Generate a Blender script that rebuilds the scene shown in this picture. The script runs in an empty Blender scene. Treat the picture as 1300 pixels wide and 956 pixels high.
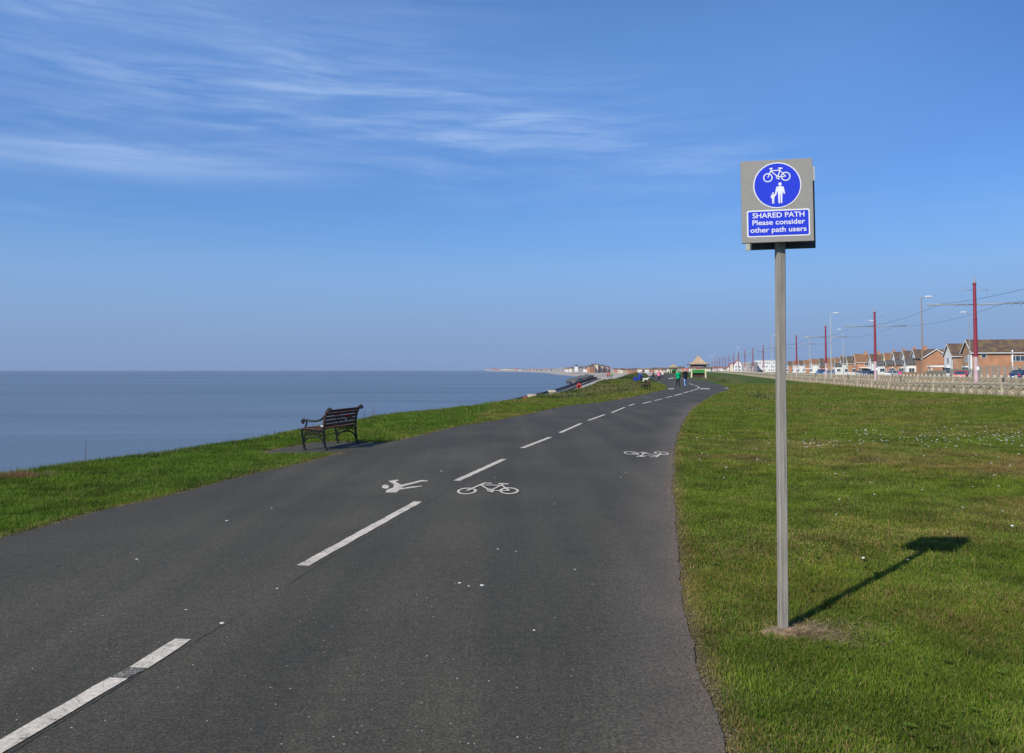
import bpy, bmesh, math, random
import numpy as np
from mathutils import Vector, Matrix
random.seed(7); RNG = np.random.default_rng(7)
R = math.radians
scene = bpy.context.scene
COL = scene.collection
EYE = 1.62
F = 1011.0
TH = math.atan(37.0/1011.0)

# ------------------------------------------------------------------ survey helper: where a point seen in the survey photo stands
def G(px, py, z=0.0):
    cx, cy, cz = (px-650.0), F, -(py-433.0)
    dy = cy*math.cos(TH) - cz*math.sin(TH)
    dz = cy*math.sin(TH) + cz*math.cos(TH)
    t = (z-EYE)/dz
    return (cx*t, dy*t)
def XD(px, D):      # lateral offset of something seen in column px and standing D metres away
    return (px-650.0)/F*D
def ZD(py, D):
    return EYE-(py-470.0)/F*D

# ------------------------------------------------------------------ materials
def newmat(name):
    m = bpy.data.materials.new(name); m.use_nodes = True
    nt = m.node_tree; b = nt.nodes['Principled BSDF']
    return m, nt, b
def N(nt, typ, **kw):
    n = nt.nodes.new(typ)
    for k, v in kw.items():
        if k in n.inputs.keys() if hasattr(n.inputs, 'keys') else False: n.inputs[k].default_value = v
        else: setattr(n, k, v)
    return n
def L(nt, a, b): nt.links.new(a, b)
def noise(nt, vec, scale, detail=4, rough=.55, dist=0.0):
    n = nt.nodes.new('ShaderNodeTexNoise'); n.inputs['Scale'].default_value = scale
    n.inputs['Detail'].default_value = detail; n.inputs['Roughness'].default_value = rough
    n.inputs['Distortion'].default_value = dist
    if vec is not None: L(nt, vec, n.inputs['Vector'])
    return n.outputs['Fac']
def ramp(nt, fac, stops):
    r = nt.nodes.new('ShaderNodeValToRGB'); e = r.color_ramp.elements
    while len(e) < len(stops): e.new(0.5)
    for i, (p, c) in enumerate(stops):
        e[i].position = p; e[i].color = (c[0], c[1], c[2], 1) if isinstance(c, (tuple, list)) else (c, c, c, 1)
    L(nt, fac, r.inputs['Fac']); return r.outputs['Color']
def mixc(nt, fac, a, b, mode='MIX'):
    m = nt.nodes.new('ShaderNodeMix'); m.data_type = 'RGBA'; m.blend_type = mode
    for sock, v in ((m.inputs[0], fac), (m.inputs[6], a), (m.inputs[7], b)):
        if hasattr(v, 'is_linked') or hasattr(v, 'links'): L(nt, v, sock)
        elif isinstance(v, (tuple, list)): sock.default_value = (v[0], v[1], v[2], 1)
        else: sock.default_value = v
    return m.outputs[2]
def math_(nt, op, a, b=None, c=None, clamp=False):
    m = nt.nodes.new('ShaderNodeMath'); m.operation = op; m.use_clamp = clamp
    for i, v in enumerate((a, b, c)):
        if v is None: continue
        if hasattr(v, 'links'): L(nt, v, m.inputs[i])
        else: m.inputs[i].default_value = v
    return m.outputs[0]
def bump(nt, b, h, strength=.3, dist=.01):
    n = nt.nodes.new('ShaderNodeBump'); n.inputs['Strength'].default_value = strength
    n.inputs['Distance'].default_value = dist
    L(nt, h, n.inputs['Height']); L(nt, n.outputs['Normal'], b.inputs['Normal'])
def pos(nt): return nt.nodes.new('ShaderNodeNewGeometry').outputs['Position']
def objco(nt): return nt.nodes.new('ShaderNodeTexCoord').outputs['Object']
def mapping(nt, vec, scale=(1,1,1), rot=(0,0,0), loc=(0,0,0)):
    m = nt.nodes.new('ShaderNodeMapping'); m.inputs['Scale'].default_value = scale
    m.inputs['Rotation'].default_value = rot; m.inputs['Location'].default_value = loc
    L(nt, vec, m.inputs['Vector']); return m.outputs['Vector']

_cache = {}
def plain(name, col, rough=.7, var=.18, scale=3.0, metal=0.0, spec=.5):
    """weathered paint or stone: one colour broken up by noise"""
    if name in _cache: return _cache[name]
    m, nt, b = newmat(name)
    v = objco(nt)
    f = noise(nt, v, scale, 5)
    f2 = noise(nt, v, scale*9, 3)
    f = math_(nt, 'ADD', math_(nt, 'MULTIPLY', f, .65), math_(nt, 'MULTIPLY', f2, .35))
    lo = tuple(c*(1-var) for c in col); hi = tuple(min(1, c*(1+var)) for c in col)
    L(nt, ramp(nt, f, [(.3, lo), (.7, hi)]), b.inputs['Base Color'])
    b.inputs['Roughness'].default_value = rough; b.inputs['Metallic'].default_value = metal
    b.inputs['Specular IOR Level'].default_value = spec
    bump(nt, b, f2, .15, .01)
    _cache[name] = m; return m

def mat_asphalt(name, base=(.068,.062,.042), main=True):
    m, nt, b = newmat(name); v = pos(nt)
    grain = noise(nt, v, 160, 2, .6)
    mid = noise(nt, v, 14, 4, .6)
    big = noise(nt, v, .45, 4, .5)
    agg = nt.nodes.new('ShaderNodeTexVoronoi'); agg.inputs['Scale'].default_value = 95; L(nt, v, agg.inputs['Vector'])
    c = ramp(nt, grain, [(.30, tuple(x*.55 for x in base)), (.55, base), (.80, tuple(x*1.9 for x in base))])
    # pale chippings
    chips = ramp(nt, agg.outputs['Color'], [(.86, 0.0), (.93, 1.0)])
    spot = ramp(nt, agg.outputs['Distance'], [(.15, 1.0), (.32, 0.0)])
    c = mixc(nt, math_(nt, 'MULTIPLY', math_(nt, 'MULTIPLY', chips, spot), .55), c, (.24,.225,.205))
    g2 = noise(nt, v, 55, 3, .75); c = mixc(nt, 1.0, c, ramp(nt, g2, [(.30, .48), (.5, .95), (.72, 1.85)]), 'MULTIPLY')
    sp2 = nt.nodes.new('ShaderNodeTexVoronoi'); sp2.inputs['Scale'].default_value = 26; L(nt, v, sp2.inputs['Vector'])
    c = mixc(nt, math_(nt,'MULTIPLY', math_(nt,'MULTIPLY', ramp(nt, sp2.outputs['Color'], [(.80,0.0),(.9,1.0)]), ramp(nt, sp2.outputs['Distance'], [(.14,1.0),(.24,0.0)])), .55), c, (.20,.185,.165))
    c = mixc(nt, 1.0, c, ramp(nt, mid, [(.3, .80), (.7, 1.17)]), 'MULTIPLY')
    c = mixc(nt, 1.0, c, ramp(nt, big, [(.3, .80), (.7, 1.16)]), 'MULTIPLY')
    if main:
        # long resurfacing bands running with the path
        lv = mapping(nt, v, (1.0, .05, 1), (0, 0, R(11)))
        band = noise(nt, lv, 1.3, 3, .5)
        c = mixc(nt, ramp(nt, band, [(.43, 0.0), (.60, 1.0)]), c, mixc(nt, 1.0, c, (1.28,1.25,1.23), 'MULTIPLY'))
        at = nt.nodes.new('ShaderNodeAttribute'); at.attribute_name = 'edge'
        e = math_(nt, 'MULTIPLY', at.outputs['Fac'], ramp(nt, noise(nt, v, 1.6, 4), [(.25, .45), (.65, 1.0)]))
        c = mixc(nt, e, c, mixc(nt, ramp(nt, g2, [(.35,0.0),(.65,1.0)]), (.085,.070,.05), (.20,.165,.125)))
        # round damp spots and stains
        st = nt.nodes.new('ShaderNodeTexVoronoi'); st.inputs['Scale'].default_value = .8
        L(nt, mapping(nt, v, (1,1,1), (0,0,0), (.37,.12,0)), st.inputs['Vector'])
        s1 = ramp(nt, st.outputs['Distance'], [(.07, .35), (.12, 0.0)])
        c = mixc(nt, s1, c, (.035,.034,.034))
        # hairline cracks
        cr = nt.nodes.new('ShaderNodeTexVoronoi'); cr.feature = 'DISTANCE_TO_EDGE'; cr.inputs['Scale'].default_value = .33
        w = nt.nodes.new('ShaderNodeVectorMath'); w.operation = 'ADD'
        nz = nt.nodes.new('ShaderNodeTexNoise'); nz.inputs['Scale'].default_value = 1.5; L(nt, v, nz.inputs['Vector'])
        L(nt, v, w.inputs[0]); L(nt, nz.outputs['Color'], w.inputs[1]); L(nt, w.outputs[0], cr.inputs['Vector'])
        ck = ramp(nt, cr.outputs['Distance'], [(.0, .4), (.004, 0.0)])
        c = mixc(nt, ck, c, (.03,.029,.028))
    L(nt, c, b.inputs['Base Color']); b.inputs['Roughness'].default_value = .82
    b.inputs['Specular IOR Level'].default_value = .35
    bump(nt, b, math_(nt,'ADD', grain, math_(nt,'MULTIPLY', g2, 1.5)) if main else grain, .8, .005)
    return m
def mat_roadpaint():
    m, nt, b = newmat('road_paint'); v = pos(nt)
    w = noise(nt, v, 38, 5, .7); w2 = noise(nt, v, 5, 4, .6)
    f = math_(nt, 'ADD', math_(nt, 'MULTIPLY', w, .6), math_(nt, 'MULTIPLY', w2, .4))
    c = ramp(nt, f, [(.37, (.12,.11,.09)), (.43, (.48,.43,.34)), (.60, (.74,.66,.53))])
    ck = nt.nodes.new('ShaderNodeTexVoronoi'); ck.feature = 'DISTANCE_TO_EDGE'; ck.inputs['Scale'].default_value = 11; L(nt, v, ck.inputs['Vector'])
    c = mixc(nt, ramp(nt, ck.outputs['Distance'], [(.0,.6),(.035,0.0)]), c, (.2,.18,.15))
    L(nt, c, b.inputs['Base Color']); b.inputs['Roughness'].default_value = .75
    bump(nt, b, w, .3, .003); return m
def mat_worn():
    m, nt, b = newmat('scuffed_paint'); v = pos(nt); f = noise(nt, v, 60, 4, .7)
    L(nt, ramp(nt, f, [(.48, (.085,.08,.068)), (.60, (.30,.27,.22))]), b.inputs['Base Color']); b.inputs['Roughness'].default_value = .85; return m
def mat_brick(name, c1, c2, mortar, scale=1.0):
    m, nt, b = newmat(name); v = objco(nt)
    # use object x+y as run, z as height
    s = nt.nodes.new('ShaderNodeSeparateXYZ'); L(nt, v, s.inputs[0])
    cb = nt.nodes.new('ShaderNodeCombineXYZ'); L(nt, math_(nt, 'ADD', s.outputs[0], s.outputs[1]), cb.inputs[0]); L(nt, s.outputs[2], cb.inputs[1])
    br = nt.nodes.new('ShaderNodeTexBrick'); L(nt, cb.outputs[0], br.inputs['Vector'])
    br.inputs['Color1'].default_value = (*c1, 1); br.inputs['Color2'].default_value = (*c2, 1); br.inputs['Mortar'].default_value = (*mortar, 1)
    br.inputs['Scale'].default_value = 4.5*scale; br.inputs['Mortar Size'].default_value = .02
    c = mixc(nt, 1.0, br.outputs['Color'], ramp(nt, noise(nt, v, .8, 4), [(.3, .8), (.7, 1.15)]), 'MULTIPLY')
    L(nt, c, b.inputs['Base Color']); b.inputs['Roughness'].default_value = .85; return m
def mat_roof(name, base, lichen=(.30,.19,.05), amt=.5):
    m, nt, b = newmat(name); v = objco(nt)
    s = nt.nodes.new('ShaderNodeSeparateXYZ'); L(nt, v, s.inputs[0])
    cb = nt.nodes.new('ShaderNodeCombineXYZ'); L(nt, math_(nt, 'ADD', s.outputs[0], s.outputs[1]), cb.inputs[0]); L(nt, s.outputs[2], cb.inputs[1])
    br = nt.nodes.new('ShaderNodeTexBrick'); L(nt, cb.outputs[0], br.inputs['Vector'])
    br.inputs['Color1'].default_value = (*base, 1); br.inputs['Color2'].default_value = (*[x*1.35 for x in base], 1)
    br.inputs['Mortar'].default_value = (*[x*.5 for x in base], 1); br.inputs['Scale'].default_value = 2.6
    f = ramp(nt, noise(nt, v, .9, 6, .65), [(.42, 0.0), (.66, amt)])
    c = mixc(nt, f, br.outputs['Color'], lichen)
    L(nt, c, b.inputs['Base Color']); b.inputs['Roughness'].default_value = .85; return m
def mat_attr(name, transl=.42, rough=.6, spec=.25):
    m = bpy.data.materials.new(name); m.use_nodes = True; nt = m.node_tree; nt.nodes.clear()
    at = nt.nodes.new('ShaderNodeAttribute'); at.attribute_name = 'col'
    pb = nt.nodes.new('ShaderNodeBsdfPrincipled'); pb.inputs['Roughness'].default_value = rough; pb.inputs['Specular IOR Level'].default_value = spec
    tr = nt.nodes.new('ShaderNodeBsdfTranslucent'); mx = nt.nodes.new('ShaderNodeMixShader'); mx.inputs[0].default_value = transl
    out = nt.nodes.new('ShaderNodeOutputMaterial')
    L(nt, at.outputs['Color'], pb.inputs['Base Color']); L(nt, at.outputs['Color'], tr.inputs['Color'])
    L(nt, pb.outputs[0], mx.inputs[1]); L(nt, tr.outputs[0], mx.inputs[2]); L(nt, mx.outputs[0], out.inputs['Surface'])
    return m
def mat_turf():
    m, nt, b = newmat('turf'); v = pos(nt)
    fine = noise(nt, v, 30, 4, .7); mid = noise(nt, v, 2.2, 5, .6); big = noise(nt, mapping(nt, v, (.35,1,1)), .22, 4, .5)
    c = ramp(nt, fine, [(.30, (.030,.055,.009)), (.52, (.070,.115,.018)), (.75, (.125,.175,.034))])
    dry = math_(nt, 'MULTIPLY', ramp(nt, big, [(.50, 0.0), (.68, 1.0)]), ramp(nt, mid, [(.35, .2), (.65, .9)]))
    c = mixc(nt, dry, c, (.13,.115,.042))
    c = mixc(nt, 1.0, c, ramp(nt, mid, [(.3, .78), (.7, 1.2)]), 'MULTIPLY')
    at = nt.nodes.new('ShaderNodeAttribute'); at.attribute_name = 'edge'
    c = mixc(nt, at.outputs['Fac'], c, (.16,.12,.07))
    at2 = nt.nodes.new('ShaderNodeAttribute'); at2.attribute_name = 'rough_grass'
    tc = ramp(nt, noise(nt, v, 1.3, 5, .65), [(.35, (.055,.080,.018)), (.55, (.12,.125,.035)), (.72, (.26,.21,.09))])
    c = mixc(nt, at2.outputs['Fac'], c, tc)
    L(nt, c, b.inputs['Base Color']); b.inputs['Roughness'].default_value = .95; b.inputs['Specular IOR Level'].default_value = .1
    bump(nt, b, math_(nt, 'ADD', fine, math_(nt, 'MULTIPLY', mid, 2.0)), .8, .06); return m
def mat_water():
    m, nt, b = newmat('sea_water'); v = pos(nt)
    wv = mapping(nt, v, (.12, 1, 1), (0, 0, R(8)))
    a = noise(nt, wv, 1.6, 5, .6); c2 = noise(nt, wv, .25, 4, .55); lines = noise(nt, mapping(nt, v, (.10,1,1), (0,0,R(4))), .06, 3, .5)
    streak = noise(nt, mapping(nt, v, (.0030,.022,1), (0,0,R(-5))), 1.0, 7, .65)
    col = ramp(nt, streak, [(.30, (.085,.112,.135)), (.70, (.118,.145,.178))])
    L(nt, col, b.inputs['Base Color'])
    L(nt, ramp(nt, streak, [(.3, .38), (.7, .27)]), b.inputs['Roughness'])
    b.inputs['IOR'].default_value = 1.33
    h = math_(nt, 'ADD', math_(nt, 'MULTIPLY', a, .12), math_(nt, 'ADD', math_(nt, 'MULTIPLY', c2, .5), math_(nt, 'MULTIPLY', lines, 2.2)))
    bump(nt, b, h, .8, .6); return m
def mat_sand(name='sand', c1=(.34,.28,.21), c2=(.46,.40,.32)):
    m, nt, b = newmat(name); v = pos(nt)
    f = noise(nt, mapping(nt, v, (.3,1,1)), .05, 6, .65); g = noise(nt, v, 4, 4)
    c = ramp(nt, f, [(.3, c1), (.7, c2)]); c = mixc(nt, 1.0, c, ramp(nt, g, [(.3,.85),(.7,1.1)]), 'MULTIPLY')
    L(nt, c, b.inputs['Base Color']); b.inputs['Roughness'].default_value = .9; return m
def mat_wood_grey(name, c1, c2, sc=1.0):
    m, nt, b = newmat(name); v = objco(nt)
    g = noise(nt, mapping(nt, v, (60*sc, 60*sc, 1.6*sc)), 1.0, 6, .7, .3)
    f = noise(nt, v, 3, 4)
    c = ramp(nt, g, [(.28, tuple(x*.55 for x in c1)), (.45, c1), (.72, c2)])
    c = mixc(nt, 1.0, c, ramp(nt, f, [(.3,.8),(.7,1.12)]), 'MULTIPLY')
    L(nt, c, b.inputs['Base Color']); b.inputs['Roughness'].default_value = .85; bump(nt, b, g, .5, .003); return m
def mat_glass(name='window_glass', c=(.03,.045,.06)):
    m, nt, b = newmat(name); f = noise(nt, objco(nt), 1.2, 3)
    L(nt, ramp(nt, f, [(.35, c), (.7, tuple(x*2.6 for x in c))]), b.inputs['Base Color']); b.inputs['Roughness'].default_value = .08; return m

M = {}
M['asphalt'] = mat_asphalt('asphalt'); M['road'] = mat_asphalt('road_asphalt', (.075,.073,.07), False)
M['paint'] = mat_roadpaint(); M['turf'] = mat_turf(); M['blade'] = mat_attr('grass_blades'); M['water'] = mat_water()
M['sand'] = mat_sand(); M['ballast'] = mat_sand('ballast', (.30,.26,.21), (.42,.38,.32)); M['prom'] = mat_sand('concrete_slab', (.30,.28,.25), (.42,.39,.35))
M['post'] = mat_wood_grey('weathered_post', (.27,.245,.205), (.44,.40,.335))
M['signgrey'] = plain('sign_grey', (.30,.285,.25), .55, .05, 6); M['signback'] = plain('sign_back', (.045,.055,.06), .5, .2, 6)  # rear board colour is darkened for the shade behind the front board
M['edge_alu'] = plain('sign_rim', (.42,.46,.42), .5, .1, 8)
M['blue'] = plain('sign_blue', (.022,.045,.62), .35, .06, 6); M['white'] = plain('sign_white', (.82,.82,.80), .4, .03, 6)
M['iron'] = plain('black_cast_iron', (.009,.010,.011), .45, .3, 20, 0, .3); M['slat'] = mat_wood_grey('bench_slat', (.10,.038,.02), (.16,.07,.04), .6)
M['red'] = plain('red_petals', (.62,.02,.015), .6); M['petal'] = plain('white_petals', (.8,.8,.76), .6)
M['concrete'] = plain('pierced_concrete', (.50,.405,.265), .9, .28, 1.4)
M['concrete2'] = plain('pale_concrete', (.50,.43,.31), .9, .2, 1.4)
M['polered'] = plain('pole_red', (.25,.028,.045), .5, .25, 2); M['polepink'] = plain('pole_faded_base', (.50,.36,.36), .7, .3, 2)
M['galv'] = plain('galvanised_steel', (.30,.31,.31), .5, .15, 3); M['palegalv'] = plain('pale_lamp_steel', (.46,.46,.42), .5, .15, 3)
M['rust'] = plain('rusty_lamp_column', (.30,.20,.12), .7, .3, 2)
M['lamp'] = plain('lamp_housing', (.75,.77,.78), .35, .05, 3)
M['wire'] = plain('dark_wire', (.05,.05,.055), .6); M['dark'] = plain('shadowy_dark', (.02,.02,.022), .6)
M['brick'] = mat_brick('orange_brick', (.52,.23,.115), (.46,.19,.095), (.42,.30,.2)); M['brick2'] = mat_brick('tan_brick', (.44,.24,.12), (.38,.19,.10), (.36,.3,.22))
M['brick3'] = mat_brick('dark_brick', (.25,.10,.06), (.20,.09,.06), (.2,.17,.14))
M['roofbrown'] = mat_roof('brown_tiles', (.085,.060,.048)); M['rooforange'] = mat_roof('orange_tiles', (.20,.10,.05), (.32,.18,.06), .6)
M['roofgrey'] = mat_roof('grey_slates', (.08,.08,.085), (.16,.13,.08), .35); M['roofred'] = mat_roof('red_tiles', (.42,.08,.04), (.35,.14,.07), .3)
M['rwhite'] = plain('white_render', (.76,.75,.71), .8, .08, .8); M['cream'] = plain('cream_render', (.66,.60,.44), .8, .08, .8)
M['yellow'] = plain('yellow_render', (.72,.62,.26), .8, .08, .8); M['ltblue'] = plain('pale_blue_render', (.48,.62,.72), .8, .08, .8)
M['upvc'] = plain('white_upvc', (.80,.80,.78), .4, .04, 2); M['glass'] = mat_glass(); M['greyr'] = plain('grey_render', (.38,.36,.34), .8, .15, .8)
M['mauve'] = plain('mauve_cladding', (.22,.19,.21), .8, .15, .8)
M['fence'] = mat_wood_grey('fence_timber', (.24,.20,.155), (.36,.31,.25), .3)
M['shroof'] = mat_roof('shelter_tiles', (.38,.28,.165), (.50,.40,.25), .5); M['shcream'] = plain('shelter_cream', (.70,.62,.40), .6, .1, 3)
M['shgreen'] = plain('shelter_green', (.025,.24,.04), .5, .12, 3); M['shdark'] = plain('shelter_dark', (.045,.035,.03), .6, .2, 3)
M['shbrown'] = plain('shelter_bench', (.26,.12,.07), .6, .2, 3)
M['seadark'] = plain('shaded_barrier', (.022,.020,.020), .75, .4, 2); M['rock'] = plain('dark_boulder', (.10,.10,.09), .9, .45, .2)  # barrier near-black has the shade of its landward side painted in
M['tyre'] = plain('rubber', (.02,.02,.02), .8); M['rim'] = plain('alloy', (.45,.45,.46), .35, .05, 3, .6)
M['skin'] = plain('skin', (.55,.33,.25), .6, .05); M['litter'] = plain('shell_white', (.62,.60,.56), .6, .15, 30)
M['orange'] = plain('lifebuoy_red', (.55,.05,.03), .5)
def cloth(c, nm):
    return plain('cloth_'+nm, c, .9, .15, 12, 0, .2)

# ------------------------------------------------------------------ object helpers
def link(name, me, mats=(), parent=None, loc=None, rotz=None):
    for m in mats: me.materials.append(m)
    o = bpy.data.objects.new(name, me); COL.objects.link(o)
    if parent is not None: o.parent = parent
    if loc is not None: o.location = loc
    if rotz is not None: o.rotation_euler = (0, 0, rotz)
    return o
def obj(name, bm, mats, parent=None, loc=None, rotz=None, smooth=False):
    me = bpy.data.meshes.new(name); bm.normal_update(); bm.to_mesh(me); bm.free()
    if smooth: me.shade_smooth()
    if not isinstance(mats, (list, tuple)): mats = [mats]
    return link(name, me, mats, parent, loc, rotz)
def empty(name, loc=(0,0,0), rotz=0.0):
    o = bpy.data.objects.new(name, None); COL.objects.link(o); o.location = loc; o.rotation_euler = (0,0,rotz); o.empty_display_size = .2
    return o
def tag(o, label=None, cat=None, group=None, kind=None):
    if label: o['label'] = label
    if cat: o['category'] = cat
    if group: o['group'] = group
    if kind: o['kind'] = kind
    return o
def kids(o): return [c for c in bpy.data.objects if c.parent == o]
def copy_tree(o, parent=None):
    c = o.copy(); COL.objects.link(c)
    if parent is not None: c.parent = parent
    for ch in kids(o): copy_tree(ch, c)
    return c
def box(bm, x0, x1, y0, y1, z0, z1, mi=0):
    vs = [bm.verts.new(p) for p in ((x0,y0,z0),(x1,y0,z0),(x1,y1,z0),(x0,y1,z0),(x0,y0,z1),(x1,y0,z1),(x1,y1,z1),(x0,y1,z1))]
    for f in ((3,2,1,0),(4,5,6,7),(0,1,5,4),(1,2,6,5),(2,3,7,6),(3,0,4,7)):
        bm.faces.new([vs[i] for i in f]).material_index = mi
    return vs
def B(*a, **k):
    bm = bmesh.new(); box(bm, *a, **k); return bm
def bevel(bm, w, seg=2):
    bmesh.ops.bevel(bm, geom=[e for e in bm.edges], offset=w, segments=seg, affect='EDGES', profile=.6); return bm
def beam(bm, p, q, w, h=None, up=(0,0,1), mi=0):
    h = h or w; p = Vector(p); q = Vector(q); d = (q-p).normalized(); u = Vector(up)
    if abs(d.dot(u)) > .99: u = Vector((0,1,0))
    s = d.cross(u).normalized(); u = s.cross(d)
    c = [bm.verts.new(b + s*(sx*w/2) + u*(sz*h/2)) for b in (p, q) for sx, sz in ((-1,-1),(1,-1),(1,1),(-1,1))]
    for f in ((3,2,1,0),(4,5,6,7),(0,1,5,4),(1,2,6,5),(2,3,7,6),(3,0,4,7)): bm.faces.new([c[i] for i in f]).material_index = mi
def tube(bm, pts, rad, n=8, cap=True, mi=0):
    pts = [Vector(p) for p in pts]; rads = rad if isinstance(rad, (list, tuple)) else [rad]*len(pts); rings = []
    pu = None
    for i, p in enumerate(pts):
        d = (pts[min(i+1, len(pts)-1)] - pts[max(i-1, 0)]).normalized()
        u = pu if pu is not None else (Vector((0,0,1)) if abs(d.z) < .9 else Vector((1,0,0)))
        s = d.cross(u).normalized(); u = s.cross(d).normalized(); pu = u
        rings.append([bm.verts.new(p + (s*math.cos(2*math.pi*k/n) + u*math.sin(2*math.pi*k/n))*rads[i]) for k in range(n)])
    for a, b in zip(rings, rings[1:]):
        for k in range(n):
            f = bm.faces.new((a[k], a[(k+1)%n], b[(k+1)%n], b[k])); f.smooth = True; f.material_index = mi
    if cap:
        bm.faces.new(rings[0][::-1]).material_index = mi; bm.faces.new(rings[-1]).material_index = mi
def lathe(bm, prof, n=16, c=(0,0), mi=0):
    rings = [[bm.verts.new((c[0]+r*math.cos(2*math.pi*k/n), c[1]+r*math.sin(2*math.pi*k/n), z)) for k in range(n)] for r, z in prof]
    for a, b in zip(rings, rings[1:]):
        for k in range(n): bm.faces.new((a[k], a[(k+1)%n], b[(k+1)%n], b[k])).material_index = mi
    bm.faces.new(rings[0][::-1]); bm.faces.new(rings[-1])
def prism(bm, poly, a, b, mp, mi=0):
    """poly of 2D points pushed from a to b; mp(u,v,t)->xyz"""
    A = [bm.verts.new(mp(u, v, a)) for u, v in poly]; Bv = [bm.verts.new(mp(u, v, b)) for u, v in poly]; n = len(poly)
    bm.faces.new(A[::-1]).material_index = mi; bm.faces.new(Bv).material_index = mi
    for i in range(n): bm.faces.new((A[i], A[(i+1)%n], Bv[(i+1)%n], Bv[i])).material_index = mi

def npmesh(name, verts, faces_n, loops, mat, cols=None, fattr=None):
    """verts (n,3); faces_n = verts per face (constant); loops flat index array"""
    me = bpy.data.meshes.new(name); nf = len(loops)//faces_n
    me.vertices.add(len(verts)); me.vertices.foreach_set('co', np.asarray(verts, np.float32).ravel())
    me.loops.add(len(loops)); me.loops.foreach_set('vertex_index', np.asarray(loops, np.int32))
    me.polygons.add(nf); me.polygons.foreach_set('loop_start', np.arange(0, nf*faces_n, faces_n, dtype=np.int32))
    me.update(calc_edges=True)
    if cols is not None:
        a = me.color_attributes.new('col', 'FLOAT_COLOR', 'POINT'); c4 = np.ones((len(verts), 4), np.float32); c4[:, :3] = cols
        a.data.foreach_set('color', c4.ravel())
    if fattr:
        for k, v in fattr.items():
            a = me.attributes.new(k, 'FLOAT', 'POINT'); a.data.foreach_set('value', np.asarray(v, np.float32))
    me.materials.append(mat); return me

# ------------------------------------------------------------------ value noise for numpy
_perm = RNG.random((256, 256))
def vnoise(x, y):
    xi = np.floor(x).astype(int); yi = np.floor(y).astype(int); fx = x-xi; fy = y-yi
    fx = fx*fx*(3-2*fx); fy = fy*fy*(3-2*fy)
    g = lambda i, j: _perm[i % 256, j % 256]
    return (g(xi,yi)*(1-fx)+g(xi+1,yi)*fx)*(1-fy) + (g(xi,yi+1)*(1-fx)+g(xi+1,yi+1)*fx)*fy
def fbm(x, y, o=4):
    s = 0; a = .5; t = 0
    for k in range(o):
        s = s + a*vnoise(x*2**k+17*k, y*2**k+31*k); t += a; a *= .5
    return s/t
def sstep(a, b, x):
    t = np.clip((x-a)/(b-a), 0, 1); return t*t*(3-2*t)

# ------------------------------------------------------------------ path outline (surveyed)
left_px = [(0,683),(58.6,667),(88,658),(146.5,643.6),(205,632),(264,616),(322,601),(380,589.5),(402,582.8),(426,577),(438,574.8),
           (396,574.9),(360,575.9),(331,575.2),(350,570.5),(378,566),(400,561.6),(440,560.8),(470,561.5),(480,562.5),(500,560.5),(547,549.5),(581.5,541),(615,536),(649,530),(683,523),(717,515.5),(751,512),(784.6,507.8),(818,501),
           (839,496),(846,493.6),(848,491.5),(845,489),(839,486.5),(832,483.5),(826,480.8),(822.5,478.6),(824,477),(832,475.6),(841,474.6)]
right_px = [(852,474.3),(860,475.6),(872,478.8),(881,482.0),(893,483.2),(905,486),(917.7,489.6),(925,492.2),(926.5,493.6),(924,495.2),(917.7,497.8),(905,501.5),(893,509),(885,514.5),(876,520.6),(864,541),(857,561),
            (854,591.7),(852.8,617.7),(855.5,640),(860,668),(861,700),(867,758),(876,792),(887.7,843),(896,866)]
Lw = [(-8.6,-12.0)] + [G(*p) for p in left_px]; Rw = [G(*p) for p in right_px] + [(-1.2,-12.0)]
def densify(pts, wob=.0):
    out = []
    for (x0,y0),(x1,y1) in zip(pts, pts[1:]):
        d = math.hypot(x1-x0, y1-y0); near = min(y0, y1); stp = max(.06, .012*max(near,0)+.03)
        n = max(1, min(160, int(d/stp)))
        for k in range(n):
            t = k/n; out.append((x0+(x1-x0)*t, y0+(y1-y0)*t))
    out.append(pts[-1]); return out
def smooth_pts(pts, it=2):
    for _ in range(it):
        q = [pts[0]]
        for a, b in zip(pts, pts[1:]):
            q += [(a[0]*.75+b[0]*.25, a[1]*.75+b[1]*.25), (a[0]*.25+b[0]*.75, a[1]*.25+b[1]*.75)]
        q.append(pts[-1]); pts = q
    return pts
Ls = smooth_pts(Lw, 2); Rs = smooth_pts(Rw, 2)
Ld = np.array(densify(Ls)); Rd = np.array(densify(Rs))
for A, s in ((Ld, 3.0), (Rd, 9.0)):
    A[:,0] += ((fbm(A[:,0]*.6+s, A[:,1]*.6, 3)-.5)*.10+(fbm(A[:,0]*5+s, A[:,1]*5, 3)-.5)*.07)*np.clip(1-A[:,1]/60, 0, 1)
PATH = np.vstack([Ld, Rd])
COARSE = np.array(Ls + Rs)
def seg_dist(P, poly, closed=False):
    d = np.full(len(P), 1e9); m = len(poly)
    for i in range(m-1 if not closed else m):
        a = poly[i]; b = poly[(i+1)%m]; ab = b-a; L2 = (ab**2).sum()
        if L2 < 1e-9: continue
        t = np.clip(((P-a)@ab)/L2, 0, 1); q = P-(a+t[:,None]*ab); d = np.minimum(d, (q**2).sum(1))
    return np.sqrt(d)
def inside(P, poly):
    r = np.zeros(len(P), bool); m = len(poly); x, y = P[:,0], P[:,1]
    for i in range(m):
        x0,y0 = poly[i]; x1,y1 = poly[(i+1)%m]
        if y0 == y1: continue
        c = ((y0 > y) != (y1 > y)); r ^= c & (x < (x1-x0)*(y-y0)/(y1-y0)+x0)
    return r
LsA = np.array(Ls); RsA = np.array(Rs)
def path_dist(P):      # signed: negative on the path
    d = np.minimum(seg_dist(P, LsA), seg_dist(P, RsA)); ins = inside(P, COARSE)
    return np.where(ins, -d, d)

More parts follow.
